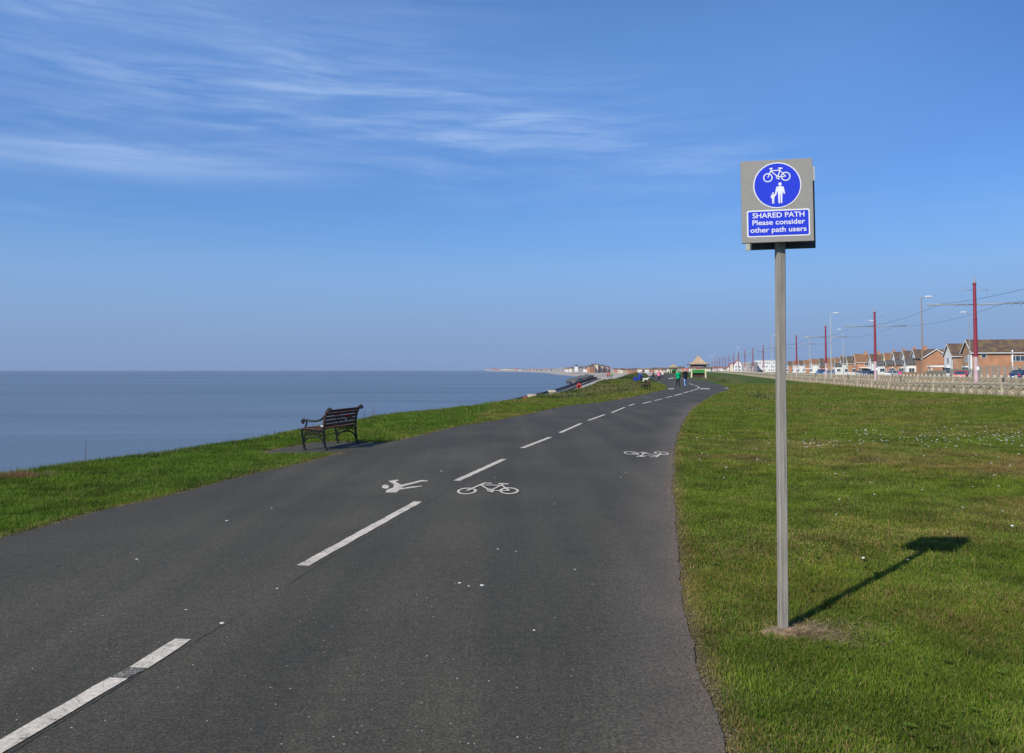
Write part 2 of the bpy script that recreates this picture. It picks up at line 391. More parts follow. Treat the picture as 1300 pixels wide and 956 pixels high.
# path sheet, triangulated by bmesh
def sheet(name, poly, z, mat, holes=None, skirt=.03):
    bm = bmesh.new(); vs = [bm.verts.new((p[0], p[1], z)) for p in poly]
    es = [bm.edges.new((vs[i], vs[(i+1)%len(vs)])) for i in range(len(vs))]
    bmesh.ops.triangle_fill(bm, edges=es, use_beauty=True, use_dissolve=False)
    for f in bm.faces:
        f.normal_update()
        if f.normal.z < 0: f.normal_flip()
    lo = [bm.verts.new((p[0], p[1], z-skirt)) for p in poly]
    for i in range(len(vs)):
        j = (i+1)%len(vs); bm.faces.new((vs[i], lo[i], lo[j], vs[j]))
    me = bpy.data.meshes.new(name); bm.to_mesh(me); bm.free(); me.materials.append(mat); return me
# ------------------------------------------------------------------ terrain
edge_img = [(0,606,0),(73,595,0),(129,586.5,0),(205,577.7,0),(264,568,0),(337,557,0),(379,548,0),(454,535.5,0),(480,529.5,0),(547.7,522,0),(591.7,517,0),(625.5,512,0),(666,506.5,0)]
EZ = .02
ed = [(-9.8,-12.0,EZ),(-8.7,4.0,EZ)] + [(*G(x,y,EZ), EZ) for x,y,_ in edge_img]
for x, y, D in ((697.7,501.5,56),(720,497.9,64),(732,494.7,70),(749.6,490.2,79),(757,486.0,85),(766,482.4,91),(781,481.0,97),(786,480.0,101),(792,477.4,106),(800,474.6,114),(812,473.4,124),(819,474,132),(826.6,476,145)):
    ed.append((XD(x, D), D, ZD(y, D)))
ed += [(40,200,.5),(62,290,.25),(92,480,.2),(150,750,.2)]
ed = np.array(ed); 
def Xe(D): return np.interp(D, ed[:,1], ed[:,0])
def Ze(D): return np.interp(D, ed[:,1], ed[:,2])
SL = .2125
def zwall(D): return np.interp(D, [0,38,60,107,123,254,400], [.35,.30,.05,.03,.04,.45,.6])
def zfun(X, D, pd):
    z = np.full(X.shape, -.008)
    W = np.clip(np.interp(D, [0,40,70,100,140,300], [2.2,3.5,7,9,9,20]), 1, 50)
    s = (X-Xe(D))/W
    k = 1-sstep(0, 1, s)
    z = z + (Ze(D)+.008)*k*sstep(0, 1.6, pd)
    rough = sstep(45,60,D)*(1-sstep(150,220,D))*(X < Xe(D)+14)
    z = z + (fbm(X*.5, D*.35, 4)-.55)*.5*rough*sstep(.8,3.5,pd)*sstep(0,1.5,X-Xe(D))
    w = X-SL*D
    z = z + (zwall(D)+.02)*sstep(6,16.0,w)*sstep(1,4,pd)*(1-sstep(25,30,w)) - .05*sstep(25,30,w)
    z = z + (fbm(X*.25+5, D*.25, 3)-.5)*.10*sstep(.5,4,pd)*(w < 15)
    return z
ds = [-12.0]
while ds[-1] < 760: ds.append(ds[-1] + max(.35, .022*abs(ds[-1])))
ds = np.array(ds); nu = 170
us = np.linspace(0, 1, nu)
Xg = Xe(ds)[:,None] + (us[None,:]**2.1)*420*np.clip(.10+ds[:,None]/300,.12,1) 
# extra skirt: the cliff face on the sea side
sk = [(-.25,-.10),(-.6,-.5),(-1.2,-1.2),(-3.4,-3.4),(-7.5,-7.6)]
Dg = np.repeat(ds[:,None], nu, 1)
P = np.stack([Xg.ravel(), Dg.ravel()], 1); pdg = path_dist(P)
Zg = zfun(P[:,0], P[:,1], pdg).reshape(Xg.shape)
nsk = len(sk)
Xa = np.zeros((len(ds), nu+nsk)); Za = np.zeros_like(Xa); Da = np.repeat(ds[:,None], nu+nsk, 1)
Xa[:, nsk:] = Xg; Za[:, nsk:] = Zg
for j,(dx,dz) in enumerate(sk[::-1]):
    wob = (fbm(ds*.7+j*9, ds*.1, 3)-.5)*.35*(1 if abs(dx)<1.5 else 3)
    Xa[:, j] = Xe(ds)+dx+wob; Za[:, j] = Zg[:,0]+dz
nv = nu+nsk; V = np.stack([Xa.ravel(), Da.ravel(), Za.ravel()], 1)
ii, jj = np.meshgrid(np.arange(len(ds)-1), np.arange(nv-1), indexing='ij')
q = np.stack([ii*nv+jj, ii*nv+jj+1, (ii+1)*nv+jj+1, (ii+1)*nv+jj], -1).reshape(-1)
pda = path_dist(V[:,:2]); w = V[:,0]-SL*V[:,1]
edgeA = (1-sstep(.0,.16,pda))*.8*(V[:,1] < 60)
roughA = sstep(40,60,V[:,1])*(1-sstep(160,230,V[:,1]))*sstep(1.0,3.0,pda)*(V[:,0] < Xe(V[:,1])+16)*(V[:,2] > -2)
roughA = np.clip(roughA + (V[:,0] < Xe(V[:,1])+.25)*.8, 0, 1)
me = npmesh('ground', V, 4, q, M['turf'], fattr={'edge': edgeA, 'rough_grass': roughA}); me.shade_smooth()
tag(link('ground', me), kind='structure')
def on_bank(px, py, d0=40):
    D = np.arange(d0, 170, .25); X = (px-650)/F*D; z = zfun(X, D, path_dist(np.stack([X,D],1))); k = np.argmax(z >= EYE-(py-470)/F*D)
    return float(X[k]), float(D[k]), float(z[k])
def ground_z(x, d):
    P = np.array([[x, d]], float); return float(zfun(P[:,0], P[:,1], path_dist(P))[0])

me = sheet('path', PATH, 0.0, M['asphalt'])
co = np.empty(len(me.vertices)*3); me.vertices.foreach_get('co', co); co = co.reshape(-1,3)
# retopologise: a fine grid clipped by distance is not needed, the edge tint is carried by a second narrow strip
a = me.attributes.new('edge','FLOAT','POINT'); a.data.foreach_set('value', np.zeros(len(co), np.float32))
tag(link('path', me), kind='structure')
def border(name, line, width, side, z):
    pts = np.array(line); sd = np.concatenate([[0], np.cumsum(np.linalg.norm(np.diff(pts, axis=0), axis=1))])
    sm_ = np.stack([np.array([pts[np.abs(sd-q) < .9, k].mean() for q in sd]) for k in (0,1)], 1); t = np.gradient(sm_, axis=0); t /= np.linalg.norm(t, axis=1)[:,None]+1e-9
    n = np.stack([t[:,1], -t[:,0]], 1)*side; rows = [0, .25, .6, 1.0]; val = [.95,.7,.35,0.0]
    wv = width*(.6+.8*fbm(sm_[:,1]*.3, sm_[:,0]*.3, 2))
    V = []; A = []
    for r, v in zip(rows, val):
        pp = pts*(1-r) + (sm_ + n*wv[:,None])*r; V.append(np.stack([pp[:,0], pp[:,1], np.full(len(pp), z)], 1)); A.append(np.full(len(pp), v))
    m = len(pts); V = np.concatenate(V); A = np.concatenate(A); q = []
    for r in range(3):
        i = np.arange(m-1); q.append(np.stack([r*m+i, r*m+i+1, (r+1)*m+i+1, (r+1)*m+i], 1))
    q = np.concatenate(q).ravel(); me = npmesh(name, V, 4, q, M['asphalt'], fattr={'edge': A}); return link(name, me)
rn = Rd[(Rd[:,1] < 40)]
tag(border('path_edge', rn, .75, 1, .004), kind='structure')

# lower promenade slab, track bed, road, pavement
def strip(name, pts, mat, kind='structure'):
    """pts rows: list of polylines (same length) of (x,y,z)"""
    n = len(pts[0]); V = np.array([p for row in pts for p in row], float); q = []
    for r in range(len(pts)-1):
        for i in range(n-1): q += [r*n+i, (r+1)*n+i, (r+1)*n+i+1, r*n+i+1]
    me = npmesh(name, V, 4, q, mat); return tag(link(name, me), kind=kind)
wallX = lambda D: -15.8+.16*D
Dp = [10,60,100,150,200,250,300,380,500]
zp = lambda D: float(np.interp(D, [0,150,230,300,500], [-2.75,-2.75,-1.9,-1.6,-1.6]))
strip('lower_promenade', [[(wallX(D),D,zp(D)-6) for D in Dp],[(wallX(D),D,zp(D)) for D in Dp],[(wallX(D)+ (40 if D>120 else 16),D,zp(D)) for D in Dp]], M['prom'])
Dr = [float(x) for x in np.concatenate([np.arange(5,300,8), np.arange(300,760,40)])]
def wl(w, z): return [(w+SL*D, D, z if not callable(z) else z(D)) for D in Dr]
strip('track_bed', [wl(17.2, lambda D: zwall(D)+.03), wl(24.6, lambda D: zwall(D)+.03)], M['ballast'])
strip('pavement', [wl(28.2,.02), wl(28.2,.13), wl(31.0,.13), wl(31.0,.0)], M['prom'])
strip('road', [wl(31.0,.03), wl(43.0,.03)], M['road'])
strip('footway', [wl(43.0,.03), wl(43.0,.14), wl(46.5,.14), wl(46.5,0)], M['prom'])
# far shore and sea
wx = np.array([(250,26),(300,34),(483,37),(543,38.5),(700,54),(966,79),(1129,91),(1298,90),(1640,88.6),(2229,100),(2900,92),(3478,69),(4500,-20),(5600,-160),(6688,-251),(7200,0),(8000,900)], float)
Ds = np.unique(np.concatenate([np.linspace(250,1300,40), np.linspace(1300,8000,70)])); ss = np.array([-30,0,12,30,50,62,70,90,160,300,600,1200,2500,4500.])
DD, SS = np.meshgrid(Ds, ss, indexing='ij'); XX = np.interp(DD, wx[:,0], wx[:,1]) + SS
zz = np.interp(SS, [-30,0,50,62,70,90,5000], [-9,-7.0,-4.6,-4.2,-1.0,-.7,-.7])
zz = np.where((SS > 30), zz + (fbm(XX*.004, DD*.002, 3))*26*sstep(3600,5600,DD)*(1-sstep(6800,7600,DD))*sstep(40,300,SS), zz)
zz = np.where(SS>=70, zz, zz)
V = np.stack([XX.ravel(), DD.ravel(), zz.ravel()], 1); n = len(ss)
ii, jj = np.meshgrid(np.arange(len(Ds)-1), np.arange(n-1), indexing='ij')
q = np.stack([ii*n+jj, ii*n+jj+1, (ii+1)*n+jj+1, (ii+1)*n+jj], -1).reshape(-1)
tag(link('beach', npmesh('beach', V, 4, q, M['sand'])), kind='structure')
V = np.array([(-40000,-2000,-7),(40000,-2000,-7),(40000,60000,-7),(-40000,60000,-7)], float)
tag(link('sea', npmesh('sea', V, 4, [0,1,2,3], M['water'])), kind='structure')

# ------------------------------------------------------------------ grass blades
def blades(X, D, h, wd, col, pd=None, lean=.45, tris=1):
    n = len(X); P = np.stack([X, D], 1)
    if pd is None: pd = path_dist(P)
    z = zfun(X, D, pd) - .004
    a = RNG.uniform(0, 2*np.pi, n); la = RNG.uniform(0, 2*np.pi, n); lm = h*lean*RNG.uniform(.2, 1.3, n)
    dx, dy = np.cos(a)*wd/2, np.sin(a)*wd/2; lx, ly = np.cos(la)*lm, np.sin(la)*lm
    base = np.stack([X, D, z], 1)
    if tris == 1:
        v = np.stack([base + np.stack([dx,dy,0*X],1), base - np.stack([dx,dy,0*X],1), base + np.stack([lx,ly,h],1)], 1)
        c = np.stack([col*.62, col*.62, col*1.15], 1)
        return v.reshape(-1,3), c.reshape(-1,3)
    mid = base + np.stack([lx*.3, ly*.3, h*.6], 1); tip = base + np.stack([lx, ly, h*.95], 1)
    b0 = base + np.stack([dx,dy,0*X],1); b1 = base - np.stack([dx,dy,0*X],1); m0 = mid + np.stack([dx,dy,0*X],1)*.75; m1 = mid - np.stack([dx,dy,0*X],1)*.75
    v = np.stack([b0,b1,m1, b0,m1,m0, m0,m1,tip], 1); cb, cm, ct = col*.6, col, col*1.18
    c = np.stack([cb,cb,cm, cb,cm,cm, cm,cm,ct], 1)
    return v.reshape(-1,3), c.reshape(-1,3)
def grass_col(X, D, pd, dry_extra=0.0):
    n = len(X); g1 = np.array([.070,.150,.011]); g2 = np.array([.185,.270,.030]); dr = np.array([.36,.30,.11]); br=np.array([.15,.10,.05])
    t = RNG.random(n)[:,None]; c = g1*(1-t)+g2*t
    patch = fbm(X*.16+3, D*.34+8, 4); fine = fbm(X*1.4, D*1.4, 4)
    # left verge is lusher
    left = (X < .03*D-2)
    c = np.where(left[:,None], c*np.array([.76,.88,.8]), c*np.array([1.0,.94,1.0]))
    p = np.clip((patch-.48)*3.4, 0, 1)*.52 + np.clip((fine-.52)*3.2, 0, 1)*.36 + .06
    p = np.where(left, p*.3, p) + dry_extra + (1-sstep(.0,.22,pd))*.5
    # worn brown band across the lawn
    band = np.exp(-((D-14.6-.03*X)/1.1)**2)*np.clip((X-2.0)/3,0,1)*(.35+.65*(fine>.45))*.6
    band2 = np.exp(-((D-13.2)/1.0)**2)*sstep(5.5,8,X)*.7
    p = p + (band+band2)*(~left)
    dryb = RNG.random(n) < p
    t2 = RNG.random(n)[:,None]; c = np.where(dryb[:,None], dr*(.55+.5*t2)+(br-dr)*.35*(RNG.random(n)[:,None]), c)
    sh = .42+1.12*fbm(X*2.6+11,D*2.6+4,4); t3 = np.clip((fbm(X*.45+20,D*.6+9,4)-.42)*3,0,1)[:,None]*.5
    c = c*(1-t3)+c*np.array([1.25,1.05,.9])*t3*1.02
    return c*sh[:,None]*np.array([1.24,1.15,1.05])
def scatter(n, x0, x1, d0, d1):
    return RNG.uniform(x0, x1, n), RNG.uniform(d0, d1, n)
BV, BC = [], []
def lawn(d0, d1, dens, h, wd, tris, nstep=6):
    es = np.linspace(d0, d1, nstep+1)
    for a, b in zip(es, es[1:]):
        xr = .66*b+.9; n = int(dens*(b-a)*(2*xr)); X, D = scatter(n, -xr-.3, xr, a, b)
        k = (X > Xe(D)-.12) & (np.abs(X) < .66*D+.9) & ((X-SL*D) < 16.3)
        # cheap rejection of the middle of the path before the exact test
        X, D = X[k], D[k]; P = np.stack([X, D], 1); pd = path_dist(P); k = pd > -.012-.055*RNG.random(len(X))**2.5
        k &= (RNG.random(len(X)) < .45+.55*sstep(-.02,.12,pd))
        X, D, pd = X[k], D[k], pd[k]
        clump = fbm(X*5.5, D*5.5, 3)
        left = X < .03*D-2
        hh = h*RNG.uniform(.5, 1.2, len(X))*(.35+1.3*clump)*(1+.2*(left))*(1+.35*(1-sstep(.0,.35,X-Xe(D)))*(D<26))
        hh *= .45+.55*sstep(-.02,.10,pd); hh *= np.where(RNG.random(len(X)) < .05, RNG.uniform(1.3,2.2,len(X)), 1.0)
        # bare ring round the sign post
        r = np.hypot((X-1.78)*.62, D-5.0); rn_ = r+.07*(fbm(X*9,D*9,3)-.5); hh *= np.clip(.10+sstep(.03,.19,rn_),.0,1)
        c = grass_col(X, D, pd)
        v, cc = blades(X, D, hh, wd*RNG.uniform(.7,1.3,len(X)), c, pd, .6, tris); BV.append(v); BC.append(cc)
lawn(2.3, 6.5, 17000, .030, .0042, 3)
lawn(6.5, 11, 8000, .034, .0065, 3)
lawn(11, 18, 3800, .042, .010, 1)
lawn(18, 30, 1500, .05, .017, 1)
lawn(30, 50, 420, .07, .032, 1)
lawn(50, 95, 80, .08, .06, 1)
V = np.concatenate(BV); C = np.concatenate(BC)
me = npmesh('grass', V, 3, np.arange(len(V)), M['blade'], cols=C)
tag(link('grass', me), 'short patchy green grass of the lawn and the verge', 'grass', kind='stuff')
print('blade tris', len(V)//3)
# rough straw-coloured tussocks on the bank and along the cliff edge
TV, TC = [], []
n = 60000; D = 44 + (RNG.random(n)**1.2)*110; X = Xe(D) + RNG.uniform(-1.5, 14, n); P = np.stack([X,D],1); pd = path_dist(P)
k = (X > Xe(D)+.05) & (pd > 1.6+1.4*fbm(X*.4,D*.4,2)) & (np.abs(X) < .7*D); X,D,pd = X[k],D[k],pd[k]
cl = fbm(X*.9, D*.45, 4); k = RNG.random(len(X)) < sstep(.30,.55,cl); X,D,pd,cl = X[k],D[k],pd[k],cl[k]
t = np.clip((fbm(X*.5+40,D*.3,4)-.40)*4,0,1)[:,None]*RNG.uniform(.5,1,len(X))[:,None]
c = np.array([.075,.115,.022])*(1-t)+np.array([.36,.28,.12])*t
v, cc = blades(X, D, RNG.uniform(.08,.26,len(X))*(.5+cl), RNG.uniform(.05,.09,len(X)), c, pd, .5, 1); TV.append(v); TC.append(cc)
n = 26000; D = 9 + (RNG.random(n)**1.3)*42; X = Xe(D) + RNG.normal(.0,.10+.003*D,n); cl = fbm(X*.3+9, D*1.1, 4); k = (RNG.random(n) < sstep(.42,.62,cl)) & (X > Xe(D)-.04); X,D,cl = X[k],D[k],cl[k]
t = np.clip((fbm(X*.3+70,D*.35,3)-.42)*5,0,1)[:,None]*RNG.uniform(.4,1,len(X))[:,None]*(.35+.65*sstep(18,30,D))[:,None]
c = np.array([.065,.115,.018])*(1-t)+np.array([.40,.30,.15])*t
v, cc = blades(X, D, RNG.uniform(.03,.11,len(X))*(1-.4*sstep(26,40,D)), RNG.uniform(.008,.014,len(X))+.0006*D, c, None, .6, 1); TV.append(v); TC.append(cc)
V = np.concatenate(TV); C = np.concatenate(TC)
tag(link('rough_grass', npmesh('rough_grass', V, 3, np.arange(len(V)), M['blade'], cols=C)), 'tall straw and green tussocks on the bank by the sea', 'grass', kind='stuff')
# dry brown weed clump and thin dead stalks on the verge edge
def clump(name, label, cat, x, d, r, h, n, cols, wd=.012, lean=.7):
    z = ground_z(x, d); a = RNG.uniform(0,6.283,n); rr = r*np.sqrt(RNG.random(n)); X = x+np.cos(a)*rr; D = d+np.sin(a)*rr
    t = RNG.random(n)[:,None]; c = np.array(cols[0])*(1-t)+np.array(cols[1])*t
    v, cc = blades(X, D, h*RNG.uniform(.4,1,n)*(1-.5*rr/r), np.full(n,wd), c, None, lean, 1)
    v = v - np.array([x, d, z]); o = link(name, npmesh(name, v, 3, np.arange(len(v)), M['blade'], cols=cc), loc=(x,d,z)); return tag(o, label, cat)
x, d = G(22,601,.1); clump('dead_dock_plant', 'rusty brown dead weed clump at the far left end of the verge edge', 'plant', x, d, .28, .17, 700, [(.22,.10,.05),(.42,.26,.14)])
x, d = G(62,598,.1); clump('straw_tuft', 'small straw coloured tuft beside the rusty weed clump', 'plant', x, d, .16, .12, 260, [(.34,.26,.13),(.2,.2,.06)])
def stalk(px, py, h, label, nb=2):
    x, d = G(px, py, .1); z = ground_z(x, d); bm = bmesh.new()
    for k in range(nb):
        l = random.uniform(-.06,.1)*h; s = random.uniform(-.03,.05)
        pts = [(s,0,0),(s+l*.3,0,h*.35),(s+l*.5,.01,h*.7),(s+l,0,h*(1-.2*k))]; tube(bm, pts, [.006,.005,.004,.0025], 5)
        for j in range(3):
            t = .4+.18*j; tube(bm, [(s+l*t,0,h*t),(s+l*t+random.choice((-1,1))*.03,.01,h*t+.05)], .002, 4)
    tag(obj('dead_stalk', bm, plain('dead_stem',(.12,.09,.06),.9), loc=(x,d,z)), label, 'plant', 'thin dead stalks on the verge edge')
stalk(110,590,.46,'tall thin dead stalk at the verge edge, leftmost and standing clear against the sea',1)
stalk(301,564,.16,'short dead stalk at the verge edge, midway between the tall stalk and the bench')
stalk(463,534,.42,'dead stalk against the sea just to the right of the bench')
stalk(474,531,.50,'dead stalk on the verge edge, rightmost of the thin stalks beside the bench')
# daisies
DV, DF = [], []
nd = 0
bm = bmesh.new()
def daisy(x, d, r):
    z = ground_z(x, d)+.035; vs = [bm.verts.new((x+math.cos(k*math.pi/3)*r, d+math.sin(k*math.pi/3)*r, z+random.uniform(-.004,.008))) for k in range(6)]
    bm.faces.new(vs)
    c = [bm.verts.new((x+math.cos(k*math.pi/2)*r*.35, d+math.sin(k*math.pi/2)*r*.35, z+.011)) for k in range(4)]; bm.faces.new(c).material_index = 1
random.seed(3)
for (x0,x1,yc,ys,k) in ((1005,1065,563,3,26),(1090,1300,558,5,130),(880,1300,560,30,70),(1240,1300,556,5,40),(1060,1160,512,8,40),(900,960,512,5,25),(880,1300,600,60,26),(1080,1110,546,3,14),(1180,1230,545,6,20)):
    for _ in range(k):
        px = random.uniform(x0,x1); py = random.gauss(yc, ys)
        if py < 500: continue
        x, d = G(px, py)
        if x < Xe(d)+.2: continue
        daisy(x, d, .010+.0007*d)
tag(obj('daisies', bm, [M['petal'], plain('daisy_yellow',(.6,.42,.04))]), 'white daisies dotted across the right-hand lawn', 'flowers', kind='stuff')
# straw and sandy soil at the foot of the post
x0, d0 = 1.735, 4.98
def patch(name, pts, z, mat, label=None, cat=None, kind='structure'):
    me = sheet(name, pts, z, mat, skirt=.02); return tag(link(name, me), label, cat, kind=kind)
x0 = 1.742; d0 = 5.03
nr, na = 12, 48; hv_ = []; 
for i in range(nr+1):
    for j in range(na):
        a_ = 6.283185*j/na; rr_ = i/nr; ex = 1+.35*(fbm(np.array([math.cos(a_)*2.2+5]), np.array([math.sin(a_)*2.2+5]), 3)[0]-.5)
        x_ = x0-.035+.17*rr_*ex*math.cos(a_); y_ = d0-.02+.10*rr_*ex*math.sin(a_); h_ = (1-rr_**2)*.014+.030*(fbm(np.array([x_*22]), np.array([y_*22]), 4)[0]-.45)*(1-rr_**3) - (.012 if i == nr else 0)
        hv_.append((x_, y_, h_))
hq = []
for i in range(nr):
    for j in range(na): hq += [i*na+j, (i+1)*na+j, (i+1)*na+(j+1)%na, i*na+(j+1)%na]
tag(link('bare_soil', npmesh('bare_soil', np.array(hv_), 4, hq, mat_sand('bare_soil', (.20,.13,.075), (.46,.33,.20)))), kind='structure')
n = 3600; a = RNG.uniform(0,6.283,n); rr = np.abs(RNG.normal(0,.135,n)); X = x0+.13*(rr/.12)*RNG.random(n)+.06+np.cos(a)*rr*1.35; D = d0-.06+np.sin(a)*rr*.9
t = RNG.random(n)[:,None]; c = np.array([.72,.56,.31])*(1-t)+np.array([.16,.11,.06])*t
v, cc = blades(X, D, RNG.uniform(.006,.026,n), RNG.uniform(.0035,.007,n), c, None, 4.2, 1); v[:,2] += .006+.016*np.repeat(RNG.random(n),3)
tag(link('straw', npmesh('straw', v, 3, np.arange(len(v)), M['blade'], cols=cc)), 'dead straw lying round the foot of the sign post', 'dry grass', kind='stuff')
# shell scraps and chewing-gum spots on the tarmac
bm = bmesh.new(); random.seed(12)
spots = [(282,791,.020),(174,710,.016),(288,661,.020),(345,645,.014),(352,747,.012),(236,774,.010),(632,697,.014),(612,743,.02),(584,740,.018),(655,700,.010),(560,598,.02),(628,606,.012),(704,640,.012),(678,800,.012),(595,744,.012),(795,600,.02),(788,606,.015),(730,723,.012)]
for _ in range(330): 
    yy = 500+random.random()**.8*450; spots.append((random.uniform(0,880), yy, random.uniform(.002,.0055)))
for px, py, r in spots:
    x, d = G(px, py)
    if not inside(np.array([[x, d]]), COARSE)[0] or path_dist(np.array([[x,d]]))[0] > -.15: continue
    n = 7; ph = random.random()*6; h = r*.25
    lo = [bm.verts.new((x+math.cos(ph+k*6.283/n)*r*random.uniform(.6,1.1), d+math.sin(ph+k*6.283/n)*r*random.uniform(.5,1.0), .0005)) for k in range(n)]
    hi = [bm.verts.new(((v.co.x-x)*.6+x, (v.co.y-d)*.6+d, h)) for v in lo]
    bm.faces.new(hi)
    for k in range(n): bm.faces.new((lo[k], lo[(k+1)%n], hi[(k+1)%n], hi[k]))
tag(obj('shell_litter', bm, M['litter']), 'pale shell scraps and grit strewn over the tarmac path', 'litter', kind='stuff')

# ------------------------------------------------------------------ painted markings (thin sheets on the path)
def paint(name, polys, z=.0045, label=None):
    bm = bmesh.new()
    for p in polys:
        vs = [bm.verts.new((x, y, z)) for x, y in p]
        f = bm.faces.new(vs); f.normal_update()
        if f.normal.z < 0: f.normal_flip()
    bmesh.ops.triangulate(bm, faces=bm.faces[:])
    o = obj(name, bm, M['paint']); tag(o, label, 'road marking', kind='structure'); return o
def dash(p0, p1, w=.105, rag=.012):
    a = Vector(G(*p0)); b = Vector(G(*p1)); t = (b-a).normalized(); n = Vector((t.y,-t.x)); L_ = (b-a).length; k = max(2, int(L_/.12)); lp, rp = [], []
    # ends are cut square to the road's cross direction
    for i in range(k+1):
        c = a+t*(L_*i/k); lp.append(c+n*(w/2+random.uniform(-rag,rag)*.4)); rp.append(c-n*(w/2+random.uniform(-rag,rag)*.4))
    return [tuple(p) for p in lp] + [tuple(p) for p in rp[::-1]]
random.seed(5)
D_ = [((176,848.5),(233,812)),((384,718.5),(531,637)),((580,610.5),(640,583)),((663,569),(699,555)),((711,549.5),(738,537.5)),((747,533.8),(767.5,526.5)),((776.5,524),(793,517.2)),((798,515.3),(805.5,512.8)),
      ((816,512.4),(827,509.6)),((830.5,508.7),(841,506.3)),((845,505.2),(854,502.8)),((856.5,502.2),(866,499.6)),((868,499),(874,497.2)),((875.5,496.8),(880.8,495.3)),((882,494.9),(886.5,493.4)),((887.3,492.9),(886.8,491.2)),((886,490.6),(881.5,489.2)),((880,488.6),(875,487.0))]
W_ = [.105]*8 + [.12]*3 + [.16]*7
polys = [dash(a, b, w) for (a, b), w in zip(D_, W_)]
polys += [dash((-60,984),(150,861.5))]
paint('centre_line_marking', polys, label='dashed cream centre line following the bends of the path')
worn = paint('worn_line_marking', [dash((151,861),(175,849))], label='worn grey patch where the centre line paint has scuffed off'); worn.data.materials[0] = mat_worn()
def quadpx(pts): return [G(*p) for p in pts]
paint('cross_line_marking', [quadpx([(848.5,493.1),(855.5,493.1),(855.5,494.1),(848.5,494.1)]), quadpx([(889,493.1),(901,493.1),(901,494.1),(889,494.1)]), quadpx([(920,492.3),(924.5,492.6),(924.5,493.2),(920,493.0)]), quadpx([(848,480.6),(855,479.4),(856,480),(849,481.3)])], label='short white lines across the bend in the path')
def thick(p, q, w):
    p = Vector(p); q = Vector(q); t = (q-p).normalized(); n = Vector((-t.y, t.x))*w/2
    return [tuple(p+n), tuple(q+n), tuple(q-n), tuple(p-n)]
def ringp(c, r, w, n=28):
    out = []
    for k in range(n):
        a0, a1 = 2*math.pi*k/n, 2*math.pi*(k+1)/n
        out.append([(c[0]+math.cos(a)*rr, c[1]+math.sin(a)*rr) for a, rr in ((a0,r-w/2),(a0,r+w/2),(a1,r+w/2),(a1,r-w/2))])
    return out
def bike_polys(sw=.035):
    ps = ringp((0,0), .115, sw) + ringp((.565,0), .115, sw)
    ps += [thick((0,0),(.215,.325),sw), thick((.20,.322),(.32,.305),sw*.9), thick((.155,.235),(.47,.215),sw*.8), thick((.165,.23),(.315,.0),sw*.9), thick((.315,.0),(.475,.265),sw*.9),
           thick((.41,.292),(.555,.275),sw*1.3), thick((.315,-.005),(.565,.0),sw*.8), thick((.46,.22),(.565,.0),sw*.8)]
    ps += ringp((.315,0), .04, sw*.7, 14) + [thick((.30,-.03),(.36,-.075),sw*.7), thick((.27,.06),(.33,.05),sw*.6)]
    return ps
def place(ps, ox, oy, sx, sy, rot=0.0):
    c, s = math.cos(rot), math.sin(rot); out = []
    for p in ps: out.append([(ox+sx*x*c-sy*y*s, oy+sx*x*s+sy*y*c) for x, y in p])
    return out
x, d = G(592.8,623.8)
# overlapping strokes: lift each by a hair so that no two faces share a plane
def paint_layers(name, polys, label, z=.0045):
    bm = bmesh.new()
    for i, p in enumerate(polys):
        vs = [bm.verts.new((x, y, z + .00012*i)) for x, y in p]; f = bm.faces.new(vs); f.normal_update()
        if f.normal.z < 0: f.normal_flip()
    o = obj(name, bm, M['paint']); tag(o, label, 'road marking', kind='structure')
paint_layers('bicycle_marking', place(bike_polys(), x, d, 1.0, 2.25), 'large white bicycle symbol painted right of the centre line')
x, d = G(839.5,575.7)
paint_layers('bicycle_symbol_marking', place(bike_polys(), x, d, -1.04, -2.25), 'inverted white bicycle symbol painted near the right edge of the path')
def zpx(pts): return [G(460+x/5.31, 560+y/5.31) for x, y in pts]
hd = zpx([(156+24*math.cos(a), 309+13*math.sin(a)) for a in np.linspace(0,2*math.pi,19)[:-1]])
paint_layers('pedestrian_marking', [hd,
   zpx([(158,342),(166,328),(205,318),(214,300),(208,288),(188,279),(176,268),(205,268),(228,276),(240,285),(262,296),(278,305),(262,320),(246,334),(232,348),(160,349)]),
   zpx([(196,266),(244,262),(246,267),(228,273),(200,275)]),
   zpx([(262,297),(330,281),(398,264),(440,268),(444,273),(405,273),(340,290),(272,308)]),
   zpx([(258,318),(330,309),(398,303),(403,307),(330,318),(250,330)])], 'white walking figure painted left of the centre line, head to the left')

sp_ = [G(*p) for p in ((-90,1003),(60,914),(164,853),(238,812),(300,776),(384,722),(460,680),(533,640),(580,613.5),(641,585),(700,557.5),(739,539.5),(768,527.5))]
sp_ = np.array(densify(smooth_pts(sp_, 2))); sp_[:,0] += .075 + (fbm(sp_[:,1]*2, sp_[:,1]*0+3, 4)-.5)*.04
tt = np.gradient(sp_, axis=0); tt /= np.linalg.norm(tt, axis=1)[:,None]; nn_ = np.stack([tt[:,1], -tt[:,0]], 1); wq_ = np.clip(.016*(fbm(sp_[:,1]*2.2, sp_[:,0]*2.2, 3)-.36), .0004, .006)[:,None]
Vs = np.concatenate([np.c_[sp_+nn_*wq_, np.full(len(sp_), .0022)], np.c_[sp_-nn_*wq_, np.full(len(sp_), .0022)]]); m_ = len(sp_); i_ = np.arange(m_-1)
ms = plain('tar_joint', (.040,.038,.034), .6, .3, 30)
tag(link('tar_joint', npmesh('tar_joint', Vs, 4, np.stack([i_, i_+1, m_+i_+1, m_+i_], 1).ravel(), ms)), kind='structure')
GV, GF = [], []
